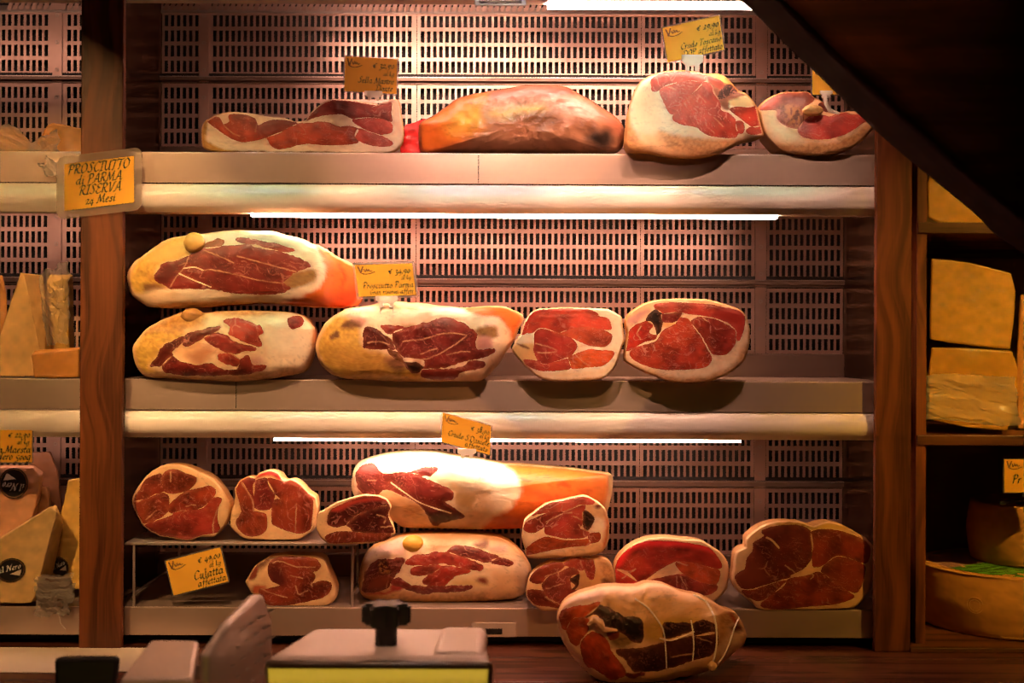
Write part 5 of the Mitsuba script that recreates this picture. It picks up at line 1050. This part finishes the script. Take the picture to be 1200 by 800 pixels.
v, q = film([(38, 690, 2.868), (88, 688, 2.868), (80, 722, 2.866), (42, 720, 2.866)], 0, 24, 0.012); obj('cheese_011__plastic_wrap', (v, q), FILM)
v, q = film([(42, 674, 2.866), (86, 672, 2.866), (86, 700, 2.862), (42, 700, 2.862)], 0, 27, 0.008); obj('cheese_011__plastic_wrap_001', (v, q), FILM)
q = np.array([P(66, 714, 2.866), P(70, 724, 2.868), (P(71, 730, 2.868)), P(77, 737, 2.868)]); obj('cheese_011__string', tube(spline(q, 0.004, False), 0.0008, 5), WHITE)


def sticker(key, cx, cy, rx, ry, Y, rot, tilt=0.0):
    """Round black label with white lettering and a small wedge print."""
    c = P(np.array(cx), np.array(cy), Y)
    sc = Y / F
    a = np.linspace(0, 2 * np.pi, 48, endpoint=False)
    ca, sa = math.cos(rot), math.sin(rot)

    def put(poly, d):
        m = trimesh.creation.extrude_polygon(poly, 0.0005); p = np.array(m.vertices)
        x, z = p[:, 0] * rx, p[:, 1] * ry
        X, Zz = x * ca - z * sa, x * sa + z * ca
        m.vertices = np.stack([c[0] + X * sc, c[1] + X * sc * tilt - p[:, 2] - d, c[2] + Zz * sc], 1)
        m.fix_normals(); return m
    disc = Polygon(np.c_[np.cos(a), np.sin(a)])
    obj(key, put(disc, 0.0), BLACK); labels[key] = {'label': 'round black label'}
    ringp = Polygon(np.c_[np.cos(a), np.sin(a)] * 0.93).difference(Polygon(np.c_[np.cos(a), np.sin(a)] * 0.89))
    obj(key + '__ring', put(ringp, 0.0007), LOGO)
    obj(key + '__wedge_print', put(Polygon([(-0.15, -0.28), (0.72, -0.12), (0.52, -0.62)]), 0.0007), PAPER)
    m = nib_text('il Nero', 0.50, 0.001, 0.16); p = np.array(m.vertices)
    p[:, 0] -= (p[:, 0].max() + p[:, 0].min()) / 2
    k = min(1.0, 1.5 / (p[:, 0].max() - p[:, 0].min())); p[:, :2] *= k
    x, z = p[:, 0] * rx, (p[:, 1] + 0.0) * ry
    X, Zz = x * ca - z * sa, x * sa + z * ca
    m.vertices = np.stack([c[0] + X * sc, c[1] + X * sc * tilt - p[:, 2] * 0.4 - 0.0012, c[2] + Zz * sc], 1); m.fix_normals()
    obj(key + '__lettering', m, WHITE)


sticker('cheese_006__sticker', 16, 566, 17, 18, 2.977, math.pi * 0.97)
sticker('cheese_009__sticker', 13, 668, 17, 14, 2.889, math.pi * 0.08)
sticker('cheese_010__sticker', 70, 664, 10, 12, 2.978, math.pi * 0.15)

# right unit
zu1 = H - (507.5 - 400) / F * YU
zu0 = H - (258.5 - 400) / F * YU
cheese('cheese_012', [(1087, 214), (1091, 205), (1150, 236), (1172, 262), (1100, 262), (1088, 254)], 2.93, [(1090, 205), (1096, 200), (1190, 200), (1200, 256), (1110, 256), (1094, 250)], 0.12, 'yellow hard cheese wedge on the upper right shelf, half hidden by the beam', (0.66, 0.36, 0.06), seed=17, floor=zu0)
cheese('cheese_013', [(1092, 304), (1130, 307), (1184, 320), (1190, 340), (1188, 372), (1183, 408), (1140, 405), (1090, 397)], 2.93, [(1092, 310), (1130, 312), (1184, 322), (1188, 340), (1186, 372), (1180, 400), (1140, 400), (1092, 392)], 0.14, 'yellow block of hard cheese stacked on top of another on the right shelf', (0.62, 0.34, 0.05), seed=18)
cheese('cheese_014', [(1092, 408), (1130, 408), (1186, 412), (1192, 430), (1192, 470), (1180, 504), (1130, 500), (1088, 490), (1088, 440)], 2.925, [(1094, 410), (1130, 410), (1184, 412), (1190, 430), (1190, 470), (1178, 498), (1130, 498), (1092, 488), (1092, 440)], 0.14, 'yellow cheese block in crinkled film, lower one of the pair on the right shelf', (0.58, 0.30, 0.04), seed=19, floor=zu1)
v, q = film([(1082, 440, 2.915), (1190, 440, 2.915), (1196, 500, 2.913), (1084, 492, 2.913)], 0, 34, 0.008); obj('cheese_014__plastic_wrap', (v, q), FILM)
cheese('cheese_015', [(1197, 345), (1230, 345), (1230, 505), (1194, 505), (1192, 430)], 3.07, [(1197, 345), (1230, 345), (1230, 500), (1196, 500), (1194, 430)], 0.12, 'orange cheese cut by the right edge beside the two stacked blocks', ORA, seed=20, floor=zu1)


def wheel(key, cx, cz0, cy, R_, h, color, top, label, seed):
    pr_ = []
    for (r, z) in [(0.0, 0.0), (R_ * 0.9, 0.0), (R_ * 0.97, h * 0.04), (R_ * 1.0, h * 0.18), (R_ * 1.03, h * 0.5), (R_ * 1.0, h * 0.84), (R_ * 0.975, h * 0.96), (R_ * 0.95, h * 1.0), (R_ * 0.5, h * 1.0), (0.0, h * 1.0)]:
        pr_.append((r, z))
    pr_ = np.array(pr_); s = spline(pr_, 0.006, False)
    m = trimesh.creation.revolve(s, sections=140)
    v = np.array(m.vertices); n = np.array(m.vertex_normals)
    v = v + n * (0.003 * (meshkit.fbm(v * 40, 3, seed) - 0.5))[:, None]
    v[:, 2] = np.maximum(v[:, 2], 0)
    col = vcol(trimesh.Trimesh(v, m.faces, process=False), color, 0.25, 70, seed)
    m2 = trimesh.Trimesh(v + [cx, cy, cz0], m.faces, process=False)
    obj(key + '__rind', m2, RINDM, True, col)
    tag(key, label, 'cheese wheel')


zw = zbb + 0.0005
wx, wy, Rw, hw = 1.276, 3.14, 0.235, 0.148
wheel('round_cheese', wx, zw, wy, Rw, hw, (0.50, 0.24, 0.06), None, 'large cheese wheel with a green printed top on the base of the right unit', 31)


def wheel_print(p, n, uv):
    a = mikit.noise(p.x * 30 + p.y * 12, p.y * 50, 0.0)
    lines = mikit.smoothstep(0.45, 0.55, mikit.noise(p.x * 70 - p.y * 160, p.y * 20 + p.x * 30))
    g = mikit.mix((0.08, 0.24, 0.02), (0.03, 0.10, 0.01), lines)
    return mikit.mix(g, (0.30, 0.16, 0.16), mikit.smoothstep(0.0, 0.02, (p.y - 3.06) - (p.x - 1.10) * 0.7))


GREEN = mat('wheel_print', pr(mikit.proc(wheel_print), 0.5))
d = trimesh.creation.cylinder(Rw * 0.88, 0.0008, sections=90); d.apply_translation([wx, wy, zw + hw + 0.0006])
obj('round_cheese__printed_label', d, GREEN); labels['round_cheese__printed_label'] = {'label': 'green printed paper label'}
# stamped mark on the rind
for i, r in enumerate((0.019, 0.013)):
    t = np.linspace(0, 2 * np.pi, 30)
    ang0 = math.atan2(P(np.array(1113), np.array(707), 2.9)[0] - wx, -0.12)
    pts = []
    for a in t:
        th = -2.32 + r * math.cos(a) / Rw
        pts.append((wx + Rw * 1.027 * math.cos(th), wy + Rw * 1.027 * math.sin(th), zw + hw * 0.52 + r * math.sin(a)))
    obj(nn('round_cheese__stamp_ring', i), tube(pts, 0.0009, 5), RINDM, True, np.tile([[0.62, 0.36, 0.12]], (len(pts) * 5 + 2, 1)))
wheel('round_cheese_001', wx + 0.09, zw + hw + 0.0015, wy + 0.045, 0.178, 0.150, (0.50, 0.25, 0.07), None, 'smaller cheese wheel resting on top of the large wheel at the right edge', 37)
v, q = film([(1172, 589, 3.05), (1225, 589, 3.05), (1225, 586, 3.14), (1172, 586, 3.14)], 0, 44, 0.010); obj('round_cheese_001__plastic_wrap', (v, q), FILM)

# ------------------------------------------------------------------ unseen case below the view, placed so its tube reflects in the slicer
D = 'unseen_lamp_case'
tag(D, 'unseen case out of view, its yellow lamp tube placed to reflect in the slicer', 'unseen display case')
obj(D + '__base', box(-1.2, 0.9, 0.05, 0.75, 0.0, 0.45, 0.01), STEEL)
obj(D + '__deck', box(-1.18, 0.88, 0.07, 0.73, 0.46, 0.48), WHITE)
obj(D + '__post', box(-1.19, -1.16, 0.60, 0.63, 0.48, 1.035), STEEL); obj(D + '__post_001', box(0.86, 0.89, 0.60, 0.63, 0.48, 1.035), STEEL)
obj(D + '__lamp_tube', tube([[-1.16, 0.615, 1.018], [-0.2, 0.615, 1.018], [0.86, 0.615, 1.018]], 0.016, 12), WHITE, 40, emitter={'type': 'area', 'radiance': rgb((0.85, 0.58, 0.04))})  # unseen yellow tube, set where the slicer apron mirrors it

# ------------------------------------------------------------------ slicing machine in the foreground
S = 'meat_slicer'
tag(S, 'blurred aluminium meat slicer with a black knob in the foreground at the bottom', 'meat slicer')
YS = 1.45
sx = lambda px, y=YS: (px - 600) / F * y
sz = lambda py, y=YS: H - (py - 400) / F * y


def hull_round(pts, r, res=2):
    s = trimesh.creation.icosphere(res, r).vertices
    return trimesh.convex.convex_hull(np.vstack([np.array(p) + s for p in pts]))


# motor housing: rounded body, ridge and flank
y0, y1 = 1.40, 1.60
zt_ = sz(738, 1.60)
body = hull_round([(sx(352), y1, zt_ - 0.018), (sx(548), y1, zt_ - 0.018), (sx(336), y0 + 0.02, sz(768, 1.42) - 0.018), (sx(560), y0 + 0.02, sz(768, 1.42) - 0.018), (sx(336), y0 + 0.02, sz(960)), (sx(560), y0 + 0.02, sz(960)), (sx(352), y1, sz(960)), (sx(548), y1, sz(960))], 0.018, 3)
obj(S + '__housing', body, ALU, 40)
ridge = hull_round([(sx(520), y1, zt_ - 0.011), (sx(556), y1, zt_ - 0.011), (sx(520), y0 + 0.03, sz(762, 1.43) - 0.014), (sx(556), y0 + 0.03, sz(762, 1.43) - 0.014), (sx(520), y0 + 0.03, sz(900)), (sx(556), y0 + 0.03, sz(900))], 0.014, 3)
obj(S + '__housing_ridge', ridge, ALU, 40)
apron = hull_round([(sx(328), y0 + 0.004, sz(775, 1.4) - 0.008), (sx(572), y0 + 0.004, sz(775, 1.4) - 0.008), (sx(328), y0 + 0.004, sz(930)), (sx(572), y0 + 0.004, sz(930))], 0.008, 2)
obj(S + '__housing_apron', apron, ALUP, 40)
# knob
kc = np.array([sx(450), 1.49, 0.0]); ztop = sz(707, 1.49)
stem = trimesh.creation.cylinder(0.013, 0.06, sections=24); stem.apply_translation([kc[0], kc[1], ztop - 0.045])
obj(S + '__knob_stem', stem, BLACK, 40)
a = np.linspace(0, 2 * np.pi, 120, endpoint=False)
rr = 0.0245 + 0.0052 * np.cos(6 * a)
kn = trimesh.creation.extrude_polygon(Polygon(np.c_[rr * np.cos(a), rr * np.sin(a)]), 0.020)
kn2 = trimesh.creation.extrude_polygon(Polygon(np.c_[rr * np.cos(a), rr * np.sin(a)] * 0.86), 0.026); kn2.apply_translation([0, 0, -0.003])
kn = trimesh.util.concatenate([kn, kn2]); kn.apply_translation([kc[0], kc[1], ztop - 0.023])
obj(S + '__knob', kn, BLACK, 40); labels[S + '__knob'] = {'label': 'black six-lobed knob'}
# pusher plate with spikes: seen nearly edge-on, turned towards the right
yA, yB = 1.36, 1.52
plate_pts = [(sx(243, yA), yA, sz(770, yA)), (sx(243, yA), yA, sz(960, yA)), (sx(264, 1.40), 1.40, sz(738, 1.40)), (sx(296, yB), yB, sz(704, yB)), (sx(304, yB + 0.02), yB + 0.02, sz(703, yB + 0.02)), (sx(314, 1.56), 1.56, sz(730, 1.56)), (sx(316, 1.56), 1.56, sz(960, 1.56))]
pl = hull_round(plate_pts, 0.006, 2)
obj(S + '__pusher_plate', pl, ALU, 35)
i = 0
pd = np.array([sx(316, 1.56) - sx(243, yA), 1.56 - yA, 0]); pd /= np.linalg.norm(pd)
pn = np.array([pd[1], -pd[0], 0])
o0 = np.array([sx(243, yA), yA, 0]) + pn * 0.005
for r_ in range(7):
    for c_ in range(5):
        t = 0.05 + c_ * 0.034 + (r_ % 2) * 0.017
        q = o0 + pd * t; z = sz(738) - r_ * 0.017
        if t > 0.2 or (c_ == 0 and r_ < 1): continue
        cone = trimesh.creation.cone(0.0028, 0.012, sections=8)
        cone.apply_transform(trimesh.geometry.align_vectors([0, 0, 1], pn + np.array([0, 0, 0.35]))); cone.apply_translation([q[0], q[1], z])
        obj(nn(S + '__spike', i), cone, ALUP, 40); i += 1
# carriage arm and shaft, dark grip at the left
arm = hull_round([(sx(150, 1.36), 1.36, sz(800, 1.36)), (sx(222, 1.36), 1.36, sz(800, 1.36)), (sx(182, 1.50), 1.50, sz(758, 1.50)), (sx(228, 1.50), 1.50, sz(758, 1.50)), (sx(120, 1.36), 1.36, sz(960, 1.36)), (sx(222, 1.36), 1.36, sz(960, 1.36)), (sx(182, 1.50), 1.50, sz(960, 1.5)), (sx(228, 1.50), 1.50, sz(960, 1.5))], 0.006, 2)
obj(S + '__carriage_arm', arm, ALU, 35)
shaft = tube([[sx(222, 1.42), 1.42, sz(791, 1.42)], [sx(236, 1.42), 1.42, sz(791, 1.42)], [sx(252, 1.42), 1.42, sz(791, 1.42)]], 0.010, 16)
obj(S + '__shaft', shaft, ALUP, 40)
gr = hull_round([(sx(72, 1.5), 1.5, sz(778, 1.5)), (sx(136, 1.5), 1.5, sz(776, 1.5)), (sx(74, 1.5), 1.5, sz(830, 1.5)), (sx(130, 1.5), 1.5, sz(830, 1.5)), (sx(78, 1.54), 1.54, sz(776, 1.54)), (sx(136, 1.54), 1.54, sz(776, 1.54))], 0.006, 2)
obj(S + '__grip', gr, BLACK, 35); labels[S + '__grip'] = {'label': 'black plastic grip'}
obj(S + '__base', box(sx(60), sx(590), 1.30, 1.66, COUNTER_Z, sz(930), 0.01), ALU, 30)
